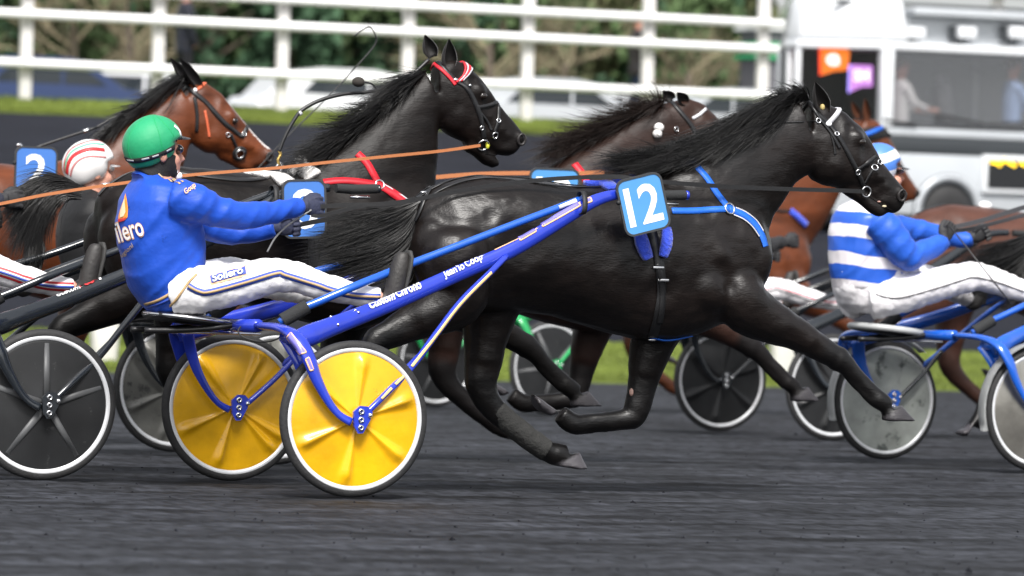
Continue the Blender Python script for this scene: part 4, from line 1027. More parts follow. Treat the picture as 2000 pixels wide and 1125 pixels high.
def glove_mesh(wr, kn, s):
    """Closed hand round the rein: palm, four fingers and thumb. s: -1 near hand, +1 far hand; wr wrist, kn middle of the palm."""
    f = (kn-wr).normalized(); inn = Vector((0, -s, 0)); upv = (Vector((0,0,1))-f*f.z).normalized(); c = wr+f*.062
    bm = bmesh.new()
    tube(bm, [wr-f*.03, wr, wr+f*.03], [.036,.033,.034], 14, fy=.85)
    tube(bm, [wr+f*.01, wr+f*.045, wr+f*.085, wr+f*.098], [.034,.045,.046,.036], 16, fy=.44)
    for i, (ln, dz) in enumerate(((.028,.034),(.034,.011),(.031,-.012),(.024,-.034))):
        k = wr+f*.092+upv*dz-inn*.006; p1 = k+f*ln*.75-upv*.006; p2 = p1+inn*.030-f*.006-upv*.004; p3 = p2-f*.030+inn*.004
        tube(bm, [k-f*.02, k, p1, p1.lerp(p2,.5)+f*.004, p2, p3], [.0105,.0118,.0112,.0106,.0102,.0085], 10)
    t0 = wr+f*.03+upv*.03+inn*.012; tube(bm, [t0, t0+f*.035+upv*.018+inn*.006, t0+f*.065+upv*.016+inn*.008, t0+f*.086+upv*.010+inn*.008], [.016,.0135,.0125,.009], 10)
    return remesh(bm, .0042, 3)
def driver(rig, label, P, mj, mt, mg, mb=M_boot, name='person', vox=.012, fold=.006, sleeve=None, hands=True, jfrom=0):
    base = (P['torso'][0][0].x, 0, P['torso'][0][0].z)
    t = thing(name, label, 'person', rig, base, 'sulky drivers')
    T = P['torso']; h = P['head']
    bm = bmesh.new(); slab(bm, [(a.lerp(b,.08), b.lerp(a,.08), hw*.85) for a, b, hw in T], 20); head_shells(bm, h)
    for k in ('an','af','ln','lf'):
        q = curve([Vector((*p, r)) for p, r in P[k]], 3); tube(bm, [v.xyz for v in q], [v.w*.78 for v in q], 12)
    for k in ('bn','bf'): tube(bm, [p for p, r in P[k]], [r*.75 for p, r in P[k]], 10)
    for k in ('hn','hf'): ell(bm, P[k][0].lerp(P[k][1], .8), .04,.018,.035)
    me = remesh(bm, .009, 3)
    lp = h['lip']; sculpt(me, [(h['brow']+Vector((.004, s*.03, -.018)), .022, Vector((-.010, 0, 0))) for s in (-1, 1)])
    obj('body', me, M_skin, t)
    # jacket
    bm = bmesh.new(); slab(bm, T[jfrom:], 26, 2.25)
    if not sleeve:
        for k in ('an','af'):
            q = curve([Vector((*p, r)) for p, r in P[k]], 4); tube(bm, [v.xyz for v in q], [v.w for v in q], 16)
    tube(bm, [h['n0'].lerp(h['n1'], -.35), h['n0'].lerp(h['n1'], .1), h['n0'].lerp(h['n1'], .42)], [.10,.078,.070], 18, fy=1.05)
    me = remesh(bm, vox, 4); ruffle(me, fold*.8, 6, (1,1,1), 3.); creases(me, fold*1.7)
    j = obj('jacket', me, mj, t); Sj = Surf_local(me, rig, base)
    if sleeve:
        for k in ('an','af'):
            bm = bmesh.new(); q = curve([Vector((*p, r)) for p, r in P[k]], 5); tube(bm, [v.xyz for v in q], [v.w*(1+.015*math.sin(i*1.7)) for i, v in enumerate(q)], 18)
            me = remesh(bm, vox, 3); ruffle(me, fold*.6, 9, (1,1,1), 5.); creases(me, fold*1.5); obj('sleeve', me, sleeve, j)
    # trousers
    bm = bmesh.new(); a, b, hw = T[1]; slab(bm, T[:4] if jfrom else [(T[0][0], T[0][1], T[0][2]*.95), (a.lerp(b,.12), b, hw*.97), (T[2][0].lerp(T[2][1],.3), T[2][1].lerp(T[2][0],.04), T[2][2]*.9)], 22)
    for k in ('ln','lf'):
        q = curve([Vector((*p, r)) for p, r in P[k]], 4); tube(bm, [v.xyz for v in q], [v.w for v in q], 18)
    me = remesh(bm, vox, 4); ruffle(me, fold*1.1, 10, (2.2,1,.7), 12.); ruffle(me, fold*.5, 22, (1.5,1,1), 2.)
    tr = obj('trousers', me, mt, t); St = Surf_local(me, rig, base)
    for k in ('bn','bf'):
        bm = bmesh.new(); q = curve([Vector((*p, r)) for p, r in P[k]], 4); tube(bm, [v.xyz for v in q], [v.w for v in q], 18, fy=.88); bo = obj('boot', remesh(bm, .008, 3), mb, t)
        bm = bmesh.new(); B_ = P[k]; d = (B_[-1][0]-B_[2][0]).normalized(); nx = Vector((d.z, 0, -d.x))
        pts = [B_[2][0]+nx*.04-d*.02, B_[3][0]+nx*.043, B_[4][0]+nx*.041, B_[5][0]+nx*.036+d*.0, B_[6][0]+nx*.026+d*.012]
        rs = [ring(bm, p, nx*.011, YV*wy, 16, 3) for p, wy in zip(pts, (.036,.035,.044,.043,.03))]; skin(bm, rs); obj('sole', bm, M_sole, bo)
    if hands:
        for k, s in (('hn',-1),('hf',1)): obj('glove', glove_mesh(P[k][0], P[k][1], s), mg, t)
    return t, j, Sj, tr, St
def helmet(t, h, m, rx=.142, ry=.116, rz=.120, tilt=-12, cut=None, yaw=0):
    bm = bmesh.new(); Rm = Matrix.Rotation(R(yaw), 3, 'Z') @ Matrix.Rotation(R(tilt), 3, 'Y'); ell(bm, Vector((0,0,0)), rx, ry, rz, None, 40, 26)
    for v in bm.verts:
        if v.co.z < 0: v.co.z *= 1+.24*max(0, min(1, (.0-v.co.x)/.06))
        if v.co.z < -.095: v.co.z = -.095-(-.095-v.co.z)*.45
        if v.co.x < 0 : v.co.z -= .012*(-v.co.x/rx)
        if v.co.x > .05 and v.co.z < -.01: v.co.x = .05+(v.co.x-.05)*.55
    for v in bm.verts: v.co = h['hc']+Rm @ v.co
    return obj('helmet', bm, m, t), Rm

tA, jA, SjA, trA, StA = driver(A, 'driver in blue jacket and green helmet cover sitting on the blue sulky', poseA, M_jblue, M_trw, M_glove, vox=.010)
hA, RmA = helmet(tA, poseA['head'], M_green)
ShA = Surf_local(hA.data, A, BASE[tA.name]); BASE[hA.name] = BASE[tA.name]
bm = bmesh.new(); hits = strap(bm, ShA, [(243,309),(262,314),(290,309),(318,299),(338,288),(349,281)], .024, .003, .002, sub=8); obj('goggle_strap', bm, M_bala, hA)
for q in ((250,312,262,313),(277,311,291,308),(297,306,309,302),(324,295,333,290)):
    bm = bmesh.new(); strap(bm, ShA, [(q[0],q[1]),(q[2],q[3])], .009, .001, .0055, sub=6); obj('strap_print', bm, M_grayband, hA)
bm = bmesh.new()
for pts in ([(262,322),(250,290),(258,255),(285,228),(305,223)], [(318,300),(312,265),(303,240),(298,223)], [(345,280),(335,258),(318,238),(300,223)]): strap(bm, ShA, pts, .004, .0015, .0, sub=8)
obj('seam', bm, mat('green_seam', (.006,.33,.11), .6), hA)
def visor(t, h, m, c, L_=.075, wid=.085, tilt=14, mat2=None):
    bm = bmesh.new(); rs = []
    for k in range(9):
        a = -1.25+2.5*k/8; ca, sa = math.cos(a), math.sin(a)
        rs.append([c+Vector((-.035+ca*r*.9, sa*wid*(.9+.1*r/L_), -(r)*math.tan(R(tilt))*.8-abs(sa)*.012)) for r in (.03,.06,.03+L_)])
    vv = [[bm.verts.new(p) for p in r] for r in rs]
    for a, b in zip(vv, vv[1:]):
        for j in range(2): bm.faces.new((a[j], a[j+1], b[j+1], b[j]))
    bmesh.ops.solidify(bm, geom=bm.faces[:], thickness=.005); return obj('visor', bm, m, t)
visor(hA, None, mat('visor_black', (.015,.015,.016), .25), pA(352,262), .062, .075, 12)
bm = bmesh.new(); strap(bm, ShA, [(340,246),(350,256),(353,270),(350,282)], .016, .003, .001, sub=6); obj('peak_trim', bm, M_wht, hA)
# balaclava, goggles, chin cup
h = poseA['head']; bm = bmesh.new()
tube(bm, [pA(290,352), pA(303,335), pA(312,316), pA(314,300)], [.085,.074,.079,.080], 18, fy=1.0); ell(bm, pA(326,322), .052,.064,.062); ell(bm, pA(333,334), .035,.05,.04)
me = remesh(bm, .008, 4); obj('balaclava', me, M_bala, tA)
bm = bmesh.new(); ell(bm, pA(319,305,-.088), .018,.010,.026); ell(bm, pA(318,305,-.094), .008,.006,.012); obj('ear', bm, M_skin, tA)
bm = bmesh.new(); ell(bm, pA(346,292), .022,.066,.024, u=20, v=12); obj('goggles', bm, M_goggle, tA)
bm = bmesh.new(); ell(bm, pA(347,344), .020,.034,.022); box(bm, pA(345,332,-.03), .014,.012,.03, bev=.004); obj('chin_cup', bm, M_wht, tA)
# jacket prints
obj('lettering', text_px('llero', SjA, (232,474), (284,459), 40, .030, 0, .003), M_peach, jA, smooth=False)
obj('lettering', text_px('llero', SjA, (233,473), (283,458.5), 37, .004, 0, .006), M_wht, jA, smooth=False)
obj('lettering', text_px('ugioni', SjA, (239,503), (263,480), 8, .01, .3, .004), M_tan, jA, smooth=False)
obj('lettering', text_px('Goup', SjA, (363,379), (383,364), 10, .02, .2, .004), M_peach, jA, smooth=False)
def patch(surf, poly, m, parent, name, off):
    bm = bmesh.new(); c = (sum(p[0] for p in poly)/len(poly), sum(p[1] for p in poly)/len(poly)); rows = []
    for f in (0, .35, .7, 1.0):
        rows.append([])
        for i in range(len(poly)):
            for s_ in range(3):
                a, b = poly[i], poly[(i+1) % len(poly)]; x = a[0]+(b[0]-a[0])*s_/3; y = a[1]+(b[1]-a[1])*s_/3
                hh, n_ = surf.px(c[0]+(x-c[0])*max(f,.02), c[1]+(y-c[1])*max(f,.02)); rows[-1].append(bm.verts.new(hh+n_*off))
    for a, b in zip(rows, rows[1:]):
        k = len(a)
        for i in range(k): bm.faces.new((a[i], a[(i+1) % k], b[(i+1) % k], b[i]))
    return obj(name, bm, m, parent)
patch(SjA, [(246,378),(249,392),(251,408),(250,424),(244,431),(233,434),(232,424),(236,408),(242,392)], M_orange, jA, 'drop_print', .003)
patch(SjA, [(245,388),(246,400),(247,414),(243,423),(236,425),(237,412),(241,400)], mat('cream_print', (.80,.62,.40), .5), jA, 'drop_print', .006)
patch(SjA, [(249,424),(244,431),(233,434),(232,428),(241,427)], M_red, jA, 'drop_print', .006)
bm = bmesh.new()
for q in ((309,340,318,348),(317,341,336,356),(328,345,345,357),(338,349,352,360),(341,346,358,356)): strap(bm, SjA, [(q[0],q[1]),(q[2],q[3])], .010, .001, .003, sub=6)
obj('shoulder_bars', bm, M_tan, jA)
bm = bmesh.new(); strap(bm, SjA, [(283,594),(310,586),(335,572),(355,556),(372,541),(386,527)], .013, .0015, .003, sub=8); strap(bm, StA, [(326,603),(342,588),(358,566),(372,548),(384,536)], .011, .0015, .004, sub=8); obj('braid', bm, M_gold, jA)
bm = bmesh.new(); strap(bm, SjA, [(288,600),(315,592),(338,580),(360,562),(378,546)], .010, .0015, .003, sub=8); obj('hem_piping', bm, M_bluestr, jA)  # blue piping strip along the jacket hem
bm = bmesh.new(); strap(bm, SjA, [(300,327),(318,328),(333,338)], .012, .002, .003, sub=6); obj('collar_edge', bm, M_wht, jA)
# trouser stripe and patch
STR = [(368,559),(390,570),(413,570),(480,552),(541,534),(558,538),(620,557),(648,567),(690,577),(742,580)]
bm = bmesh.new(); strap(bm, StA, STR, .030, .0015, .002, sub=8); o = obj('stripe', bm, M_bluestr, trA)
bm = bmesh.new(); strap(bm, StA, STR, .011, .0012, .0045, sub=8); obj('stripe', bm, M_gold, trA)
patch(StA, [(407,537),(482,517),(485,538),(412,557)], M_peach, trA, 'badge', .003); patch(StA, [(410,539),(479,521),(481,535),(414,553)], M_bluestr, trA, 'badge', .0055)
obj('lettering', text_px('Sollero', StA, (416,550), (476,533), 13, .02, .1, .008), M_wht, trA, smooth=False)

def stripes_on(t, tr, St_local_of, surf_pts, wd, m, mats=None):
    pass
# local-space polylines for the other drivers' trouser piping
pipA = [StA.px(x, y)[0] for x, y in STR]
def piping(tr, St, off_z, wd, m, lift=.002, dx=0.):
    bm = bmesh.new(); q = curve([p+Vector((dx,0,off_z)) for p in pipA], 6); hits = relax([St.near(p) for p in q], 3); ribbon(bm, hits, wd, .0015, lift); obj('stripe', bm, m, tr)

# driver of number 8: only legs reach into the frame
M_jred = cloth('navy_jacket', (.02,.022,.035))
tB, jB, SjB, trB, StB = driver(B, 'driver in white trousers with red and blue stripe on the black sulky at left edge', poseA, M_jred, M_trw2, M_glovek, vox=.013)
helmet(tB, poseA['head'], mat('red_helmet', (.5,.03,.03), .3))
piping(trB, StB, 0, .044, M_red); piping(trB, StB, 0, .022, M_trw2, .0045); piping(trB, StB, 0, .012, M_bluestr, .006)

# driver of the dark brown horse: white helmet with red and green bands
def band_mat(name, bands, axis, scale):
    """bands: list of (position 0..1, colour) hard steps along a direction of object space."""
    m = bpy.data.materials.new(name); m.use_nodes = True; n = m.node_tree; b = n.nodes['Principled BSDF']; b.inputs['Roughness'].default_value = .4
    tc = n.nodes.new('ShaderNodeTexCoord'); vm = n.nodes.new('ShaderNodeVectorMath'); vm.operation = 'DOT_PRODUCT'; vm.inputs[1].default_value = axis
    nz = n.nodes.new('ShaderNodeTexNoise'); nz.inputs['Scale'].default_value = 7; n.links.new(tc.outputs['Object'], nz.inputs['Vector']); sc3 = n.nodes.new('ShaderNodeVectorMath'); sc3.operation = 'MULTIPLY_ADD'; sc3.inputs[1].default_value = (.035,.035,.035); n.links.new(nz.outputs['Color'], sc3.inputs[0]); n.links.new(tc.outputs['Object'], sc3.inputs[2]); n.links.new(sc3.outputs[0], vm.inputs[0]); mr = n.nodes.new('ShaderNodeMapRange'); mr.inputs['From Min'].default_value = scale[0]; mr.inputs['From Max'].default_value = scale[1]
    n.links.new(vm.outputs['Value'], mr.inputs['Value']); cr = n.nodes.new('ShaderNodeValToRGB'); cr.color_ramp.interpolation = 'CONSTANT'
    e = cr.color_ramp.elements; e[0].position = bands[0][0]; e[0].color = (*bands[0][1], 1); e[1].position = bands[1][0]; e[1].color = (*bands[1][1], 1)
    for p, c in bands[2:]:
        x = e.new(p); x.color = (*c, 1)
    n.links.new(mr.outputs[0], cr.inputs[0]); n.links.new(cr.outputs[0], b.inputs['Base Color']); return m
zoff = Vector((-.085,0,-.03))
def moved(P, d):
    o = {}
    for k, v in P.items():
        if k == 'torso': o[k] = [(a+d, b+d, w_) for a, b, w_ in v]
        elif k == 'head': o[k] = {a: b+d for a, b in v.items()}
        elif k in ('hn','hf'): o[k] = [p+d for p in v]
        else: o[k] = [(p+d, r) for p, r in v]
    return o
poseC = moved(poseA, zoff)
tC, jC, SjC, trC, StC = driver(C, 'driver in white helmet with red and green bands behind the black horse rump', poseC, cloth('dark_jacket', (.008,.008,.009)), M_trw2, M_glovek, vox=.014)
M_whelm = mat('white_helmet', (.80,.78,.77), .25, coat=.6)
hC, _ = helmet(tC, poseC['head'], M_whelm); BASE[hC.name] = BASE[tC.name]; ShC = Surf_local(hC.data, C, BASE[tC.name])
# bands follow the helmet's crown, front to back
kx = lambda x, y: (165+(x-165)*1., y)
for off, wd, m in (((0,0), .022, M_red), ((-6,-10), .012, mat('mint_band', (.12,.45,.30), .4)), ((-10,-16), .009, M_red), ((14,14), .010, mat('rose_band', (.62,.22,.22), .4))):
    bm = bmesh.new(); strap(bm, ShC, [(131+off[0]*.5,340+off[1]*.3),(133+off[0]*.6,322+off[1]*.5),(142+off[0]*.6,306+off[1]*.7),(158+off[0]*.5,296+off[1]*.8),(180,291+off[1]),(204+off[0]*.2,293+off[1])], wd, .001, .002, sub=8); obj('band', bm, m, hC)
visor(hC, None, M_whelm, poseC['head']['hc']+Vector((.125,0,-.005)), .07, .08, 5)
bm = bmesh.new(); ell(bm, poseC['head']['gog']+Vector((-.004,0,0)), .02,.064,.02); obj('goggles', bm, mat('pale_goggles', (.5,.5,.5), .15), tC)

# driver of the red-brown horse: black sleeves, pink piping
poseD = poseA
tD, jD, SjD, trD, StD = driver(T_, 'driver with black sleeves and pink trouser piping hidden behind the near horse chest', {**poseA}, cloth('black_jacket', (.018,.018,.02)), M_trw2, M_glovek, vox=.014)
helmet(tD, poseA['head'], mat('black_helmet', (.02,.02,.022), .3))
piping(trD, StD, .008, .010, mat('pink_piping', (.75,.25,.28), .5)); piping(trD, StD, -.012, .007, M_bala, .003)

# striped driver at the right
pR = lambda x, y, yl=0.: Rr.L(x, y, yl)
poseR = pose_from(pR,
    [((1668,612),(1732,612),.14),((1646,596),(1768,582),.18),((1633,565),(1792,552),.195),((1628,528),(1786,520),.20),((1627,488),(1770,482),.205),((1631,450),(1752,448),.21),((1638,422),(1738,426),.20),((1650,402),(1722,410),.15),((1668,390),(1710,398),.08)],
    [(1712,432,-.18,.10),(1735,455,-.22,.095),(1757,485,-.24,.09),(1775,500,-.24,.084),(1800,492,-.22,.072),(1825,480,-.20,.060),(1838,474,-.19,.05),(1842,470,-.185,.042)],
    [(1712,440,.16,.095),(1760,448,.20,.075),(1800,452,.2,.066),(1850,462,.16,.052),(1885,468,.12,.045),(1895,466,.11,.04)],
    [(1700,585,-.10,.115),(1735,580,-.15,.112),(1780,570,-.20,.105),(1830,556,-.25,.098),(1875,545,-.30,.09),(1905,541,-.33,.084),(1940,548,-.36,.076),(1990,566,-.40,.066),(2030,580,-.435,.056),(2060,590,-.46,.048)],
    [(2060,592,-.465,.036),(2074,600,-.475,.040),(2083,590,-.48,.047),(2089,566,-.485,.046),(2095,540,-.485,.043),(2099,524,-.485,.034),(2100,516,-.485,.022)],
    dict(c=(1718,330), jaw=(1738,360), nose0=(1754,338), nose1=(1763,350), lip=(1756,364), chin=(1750,376), brow=(1752,330), ear=(1730,346,-.078), n0=(1698,390), n1=(1716,360), hc=(1714,320), hx=(1766,308), vis=(1766,320), gog=(1754,333)),
    [(1842,470,-.185),(1853,448,-.18)], [(1895,466,.11),(1912,458,.10)])
BW_ = (.70,.67,.70); BB_ = (.02,.10,.52)
# world-up bands on the torso; the base of the figure is at its seat
M_bands = band_mat('blue_white_bands', [(0,BW_),(.255,BB_),(.375,BW_),(.475,BB_),(.60,BW_),(.705,BB_),(.81,BW_),(.925,BB_)], (.12,0,1), (.02,.72))
M_bsl = cloth('blue_sleeve', (.018,.095,.50), .5)
tR, jR, SjR, trR, StR = driver(Rr, 'driver in blue and white hooped jersey on the sulky at right', poseR, M_bands, M_trw2, M_glovek, vox=.011, sleeve=M_bsl, jfrom=2)
M_bandh = band_mat('blue_white_helmet_bands', [(0,(.78,.78,.8)),(.47,(.08,.21,.62)),(.59,(.78,.78,.8)),(.70,(.08,.21,.62)),(.81,(.78,.78,.8))], (-.35,0,.94), (.50,.98))
hR, _ = helmet(tR, poseR['head'], M_bandh, yaw=0)
visor(hR, None, mat('visor_dark', (.05,.05,.055), .3), pR(1760,322), .062, .075, 14)
bm = bmesh.new(); ell(bm, poseR['head']['gog'], .02,.064,.022); obj('goggles', bm, M_goggle, tR)
PIP = [(1710,575),(1738,582),(1768,580),(1830,563),(1880,547),(1905,542),(1950,552),(2000,570)]
bm = bmesh.new(); strap(bm, StR, PIP, .007, .0012, .003, sub=8); obj('stripe', bm, M_bala, trR)

# ------------------------------------------------------------------ spectators by the rail
def spectator(px_, label, coat_m, leg_m, hair, facing=1, h=1.76):
    p = at_y(px_, 205, 81.4); z0 = gz(81.4); r = Rig(p.x, 81.4)
    t = thing('person', label, 'person', r, (0,0,z0), 'spectators by the rail')
    k = h/1.76; V = lambda x, y, z: Vector((x*k, y*k, z0+z*k))
    bm = bmesh.new()
    slab(bm, [(V(.08,0,.9), V(-.08,0,.9), .15), (V(.11,0,1.1), V(-.10,0,1.1), .16), (V(.12,0,1.3), V(-.10,0,1.3), .2), (V(.08,0,1.45), V(-.08,0,1.45), .17), (V(.04,0,1.5), V(-.05,0,1.5), .07)], 20)
    for s in (-1, 1):
        tube(bm, [V(0,s*.19,1.42), V(-.02,s*.25,1.18), V(.06,s*.22,.95), V(.1,s*.2,.86)], [.06,.05,.04,.035], 12)
        tube(bm, [V(0,s*.09,.92), V(.02,s*.1,.5), V(-.01,s*.1,.1), V(.02,s*.1,.04)], [.09,.065,.045,.045], 12); ell(bm, V(.07,s*.1,.04), .13,.045,.045)
    ell(bm, V(.01,0,1.65), .095,.075,.115); tube(bm, [V(0,0,1.48), V(0,0,1.58)], [.06,.055], 12); ell(bm, V(.10,0,1.63), .02,.014,.02); ell(bm, V(.05,0,1.57), .05,.05,.04)
    obj('body', remesh(bm, .014, 4), M_skin, t)
    bm = bmesh.new(); slab(bm, [(V(.13,0,.78), V(-.13,0,.78), .20), (V(.135,0,1.1), V(-.12,0,1.1), .19), (V(.145,0,1.3), V(-.125,0,1.3), .225), (V(.1,0,1.47), V(-.1,0,1.47), .18), (V(.06,0,1.53), V(-.07,0,1.53), .085)], 20)
    for s in (-1, 1): tube(bm, [V(0,s*.19,1.42), V(-.02,s*.25,1.18), V(.06,s*.22,.95), V(.09,s*.2,.88)], [.075,.065,.055,.05], 12)
    me = remesh(bm, .016, 4); ruffle(me, .008, 7); obj('coat', me, coat_m, t)
    bm = bmesh.new()
    for s in (-1, 1): tube(bm, [V(0,s*.09,.95), V(.02,s*.1,.5), V(-.01,s*.1,.07)], [.105,.08,.062], 12)
    obj('trousers', remesh(bm, .014, 3), leg_m, t)
    bm = bmesh.new(); ell(bm, V(-.015,0,1.69), .10,.083,.095); obj('hair', bm, hair, t)
M_navy = cloth('navy_coat', (.012,.014,.024)); M_dark = cloth('dark_trousers', (.010,.010,.014)); M_navy2 = cloth('blue_jeans', (.012,.025,.06))
spectator(357, 'person in a long navy coat standing behind the rail at left', M_navy, M_dark, mat('dark_hair', (.015,.01,.008), .6), h=1.85)
spectator(1243, 'person in dark jacket and blue jeans standing behind the rail at right', mat('brown_black_coat', (.02,.016,.016), .7), M_navy2, mat('auburn_hair', (.12,.04,.015), .6))
# ------------------------------------------------------------------ harness (worn by each horse: its parts)
M_strap = mat('black_leather', (.012,.012,.013), .4, bump=.05); M_bstrap = mat('blue_webbing', (.012,.125,.60), .5, bump=.15, bscale=200); M_rstrap = mat('red_webbing', (.55,.012,.025), .5, bump=.1, bscale=200)
M_fleece = mat('blue_fleece', (.028,.070,.60), .9, bump=.6, bscale=70, sheen=.3); M_wfleece = mat('white_fleece', (.78,.76,.74), .9, bump=.6, bscale=70, sheen=.2)
M_oranger = mat('tan_rein', (.42,.15,.055), .5, bump=.1, bscale=100); M_silver = mat('silver_band', (.55,.55,.58), .4); M_orr = mat('orange_band', (.60,.12,.05), .5)
M_brass = mat('brass', (.70,.48,.15), .3, .9); M_yel2 = mat('yellow_rubber', (.62,.62,.05), .5)
def hstrap(key, name, m, pts, wd, th=.003, off=.002, mirror=True, sub=8, sm=2):
    t, S, rig, base = HS[key]; bm = bmesh.new(); strap(bm, S, pts, wd, th, off, False, sub, sm); o = obj(name, bm, m, t)
    if mirror:
        bm = bmesh.new(); strap(bm, S, pts, wd, th, off, False, sub, sm)
        for v in bm.verts: v.co.y = -v.co.y
        obj(name, bm, m, t)
    return o
def hring(key, px_, r, tr=.0035, m=None, lift=.006, name='ring'):
    t, S, rig, base = HS[key]; h, n_ = S.px(*px_); h = h+n_*lift; q = n_.to_track_quat('Z', 'Y').to_matrix(); bm = bmesh.new()
    tube(bm, [h+q @ Vector((math.cos(2*math.pi*k/24)*r, math.sin(2*math.pi*k/24)*r, 0)) for k in range(25)], tr, 8, caps=False); return obj(name, bm, m or M_chrome, t)
def hblob(key, name, px_, m, rx, ry, rz, lift=.0):
    t, S, rig, base = HS[key]; h, n_ = S.px(*px_); bm = bmesh.new(); ell(bm, h+n_*lift, rx, ry, rz, u=18, v=12); return obj(name, bm, m, t)
def air(key, name, m, pts, r, sub=6):
    t, S, rig, base = HS[key]; bm = bmesh.new(); ctube(bm, [rig.L(*p) for p in pts], r, 8, sub); return obj(name, bm, m, t)
# nearest horse
t, S, rig, base = HS['A']
bm = bmesh.new(); q = [(p, r) for p, r in legsA['fh'][0]][6:10]; tube(bm, [q[0][0].lerp(q[1][0], .35), q[1][0], q[2][0], q[3][0].lerp(q[2][0], .1)], [.052,.056,.056,.054], 16); me = remesh(bm, .008, 3); ruffle(me, .003, 30); obj('leg_boot', me, mat('neoprene', (.022,.022,.021), .85, bump=.3, bscale=90), t)
hblob('A', 'scar', (1233,766), mat('pink_scar', (.30,.19,.16), .6), .013,.012,.020, -.004)
hstrap('A', 'breast_strap', M_bstrap, [(1362,327),(1382,350),(1400,378),(1424,408)], .032)
hstrap('A', 'breast_strap', M_bstrap, [(1312,412),(1350,412),(1385,410),(1424,408)], .030)
hstrap('A', 'breast_strap', M_bstrap, [(1424,408),(1448,418),(1470,434),(1486,456),(1495,482)], .038)
hstrap('A', 'breast_strap', M_silver, [(1436,406),(1456,415),(1476,431),(1490,452)], .006, .002, .005, False)
hstrap('A', 'breast_strap', M_silver, [(1432,420),(1450,428),(1468,443),(1482,463)], .006, .002, .005, False)
hring('A', (1424,408), .026, .0045)
hstrap('A', 'girth', M_strap, [(1214,344),(1238,378),(1262,425),(1278,470),(1288,520),(1291,570),(1284,620),(1274,658)], .048, .005, sm=3)
hstrap('A', 'girth', M_strap, [(1283,515),(1290,545),(1292,590),(1287,630)], .030, .004, .009, False)
for p in ((1284,523),(1293,545)):
    t, S, rig, base = HS['A']; h, n_ = S.px(*p); bm = bmesh.new(); box(bm, h+n_*.014, .055, .006, .012, bev=.002); obj('buckle', bm, M_chrome, t)
for pts, wd in (([(1143,357),(1168,357),(1198,374)], .070), ([(1200,334),(1222,335),(1242,348)], .065), ([(1244,450),(1252,478),(1262,506)], .062), ([(1299,446),(1299,475),(1292,502)], .052)):
    hstrap('A', 'saddle_pad', M_fleece, pts, [wd*(.7+.3*math.sin(math.pi*i/16)) for i in range(17)], .028, .001, pts[0][1] < 400, 8, 2)
hstrap('A', 'belly_strap', M_bstrap, [(1270,658),(1305,664),(1352,655)], .014, .003, .003, False); hblob('A', 'buckle', (1273,660), M_chrome, .022,.01,.007, .01)
hstrap('A', 'back_strap', M_strap, [(1190,352),(1120,356),(1040,346),(960,340),(890,350),(845,368),(815,388)], .026, .004, .002, False, 8, 4)
hstrap('A', 'back_strap', M_strap, [(1185,366),(1100,366),(1000,352),(930,350),(870,368),(830,392)], .010, .006, .002, False, 8, 4)
hstrap('A', 'crupper', M_strap, [(845,366),(832,385),(822,410),(812,432)], .018, .006, .002, True)
hblob('A', 'buckle', (830,378), M_chrome, .02,.01,.006, .008)
hstrap('A', 'bridle', M_strap, [(1574,190),(1592,216),(1614,238),(1633,260),(1654,295),(1674,334),(1688,366)], .021, .004)
hstrap('A', 'bridle', M_strap, [(1585,206),(1604,236),(1624,262),(1640,290)], .014, .004, .004)
hstrap('A', 'browband', M_silver, [(1616,242),(1631,226),(1640,212),(1642,203)], .022, .008)
hblob('A', 'buckle', (1617,243), M_wht, .016,.008,.012, .008); hring('A', (1598,236), .011, .003); hring('A', (1634,262), .010, .003)
hstrap('A', 'throat_strap', M_strap, [(1622,258),(1628,280),(1631,302)], .012, .003)
hstrap('A', 'noseband', M_strap, [(1674,332),(1692,320),(1711,305)], .022, .004); hstrap('A', 'cheek_strap', M_strap, [(1689,358),(1698,342),(1706,330)], .012, .003)
hring('A', (1675,336), .013, .003); hring('A', (1708,328), .015, .003); hring('A', (1717,317), .012, .003); hring('A', (1689,374), .025, .004, lift=.014)
hstrap('A', 'check_rein', M_strap, [(1500,240),(1540,239),(1570,238),(1597,236)], .006, .004)
hblob('A', 'ear_plug', (1606,210), mat('ear_plug_yellow', (.45,.36,.14), .6), .012,.012,.016, .002)
hstrap('A', 'mouth', M_nost, [(1696,383),(1712,393),(1728,404),(1742,411)], .007, .002, .0, True); hblob('A', 'teeth', (1727,403), M_teeth, .012,.01,.006, .0); hblob('A', 'gum', (1717,394), M_pink, .010,.008,.005, .0)
# black horse 8
hstrap('B', 'breast_strap', M_rstrap, [(698,300),(716,318),(730,342),(740,360)], .036); hstrap('B', 'breast_strap', M_rstrap, [(632,356),(665,353),(700,355),(740,361)], .034)
hstrap('B', 'breast_strap', M_rstrap, [(740,361),(765,376),(790,394),(812,415)], .042); hstrap('B', 'breast_strap', M_silver, [(748,360),(772,374),(797,391)], .006, .002, .005, False); hring('B', (741,361), .022, .0045)
for pts, wd in (([(506,346),(530,340),(560,362)], .085), ([(566,326),(590,322),(614,348)], .085)): hstrap('B', 'saddle_pad', M_wfleece, pts, wd, .026, .001, True)
hstrap('B', 'girth', M_strap, [(556,335),(580,360),(605,420),(612,500),(608,600)], .05, .005, sm=3)
hstrap('B', 'back_strap', M_strap, [(548,345),(480,352),(400,345),(300,330),(230,335),(190,352),(170,370)], .03, .004, .002, False, 8, 4); hblob('B', 'buckle', (197,342), M_chrome, .03,.012,.007, .008)
hstrap('B', 'bridle', M_strap, [(846,106),(862,128),(888,156),(912,172),(931,208),(941,242),(945,270)], .024, .004); hstrap('B', 'bridle', M_rstrap, [(846,123),(864,138),(878,152),(889,166)], .016, .005)
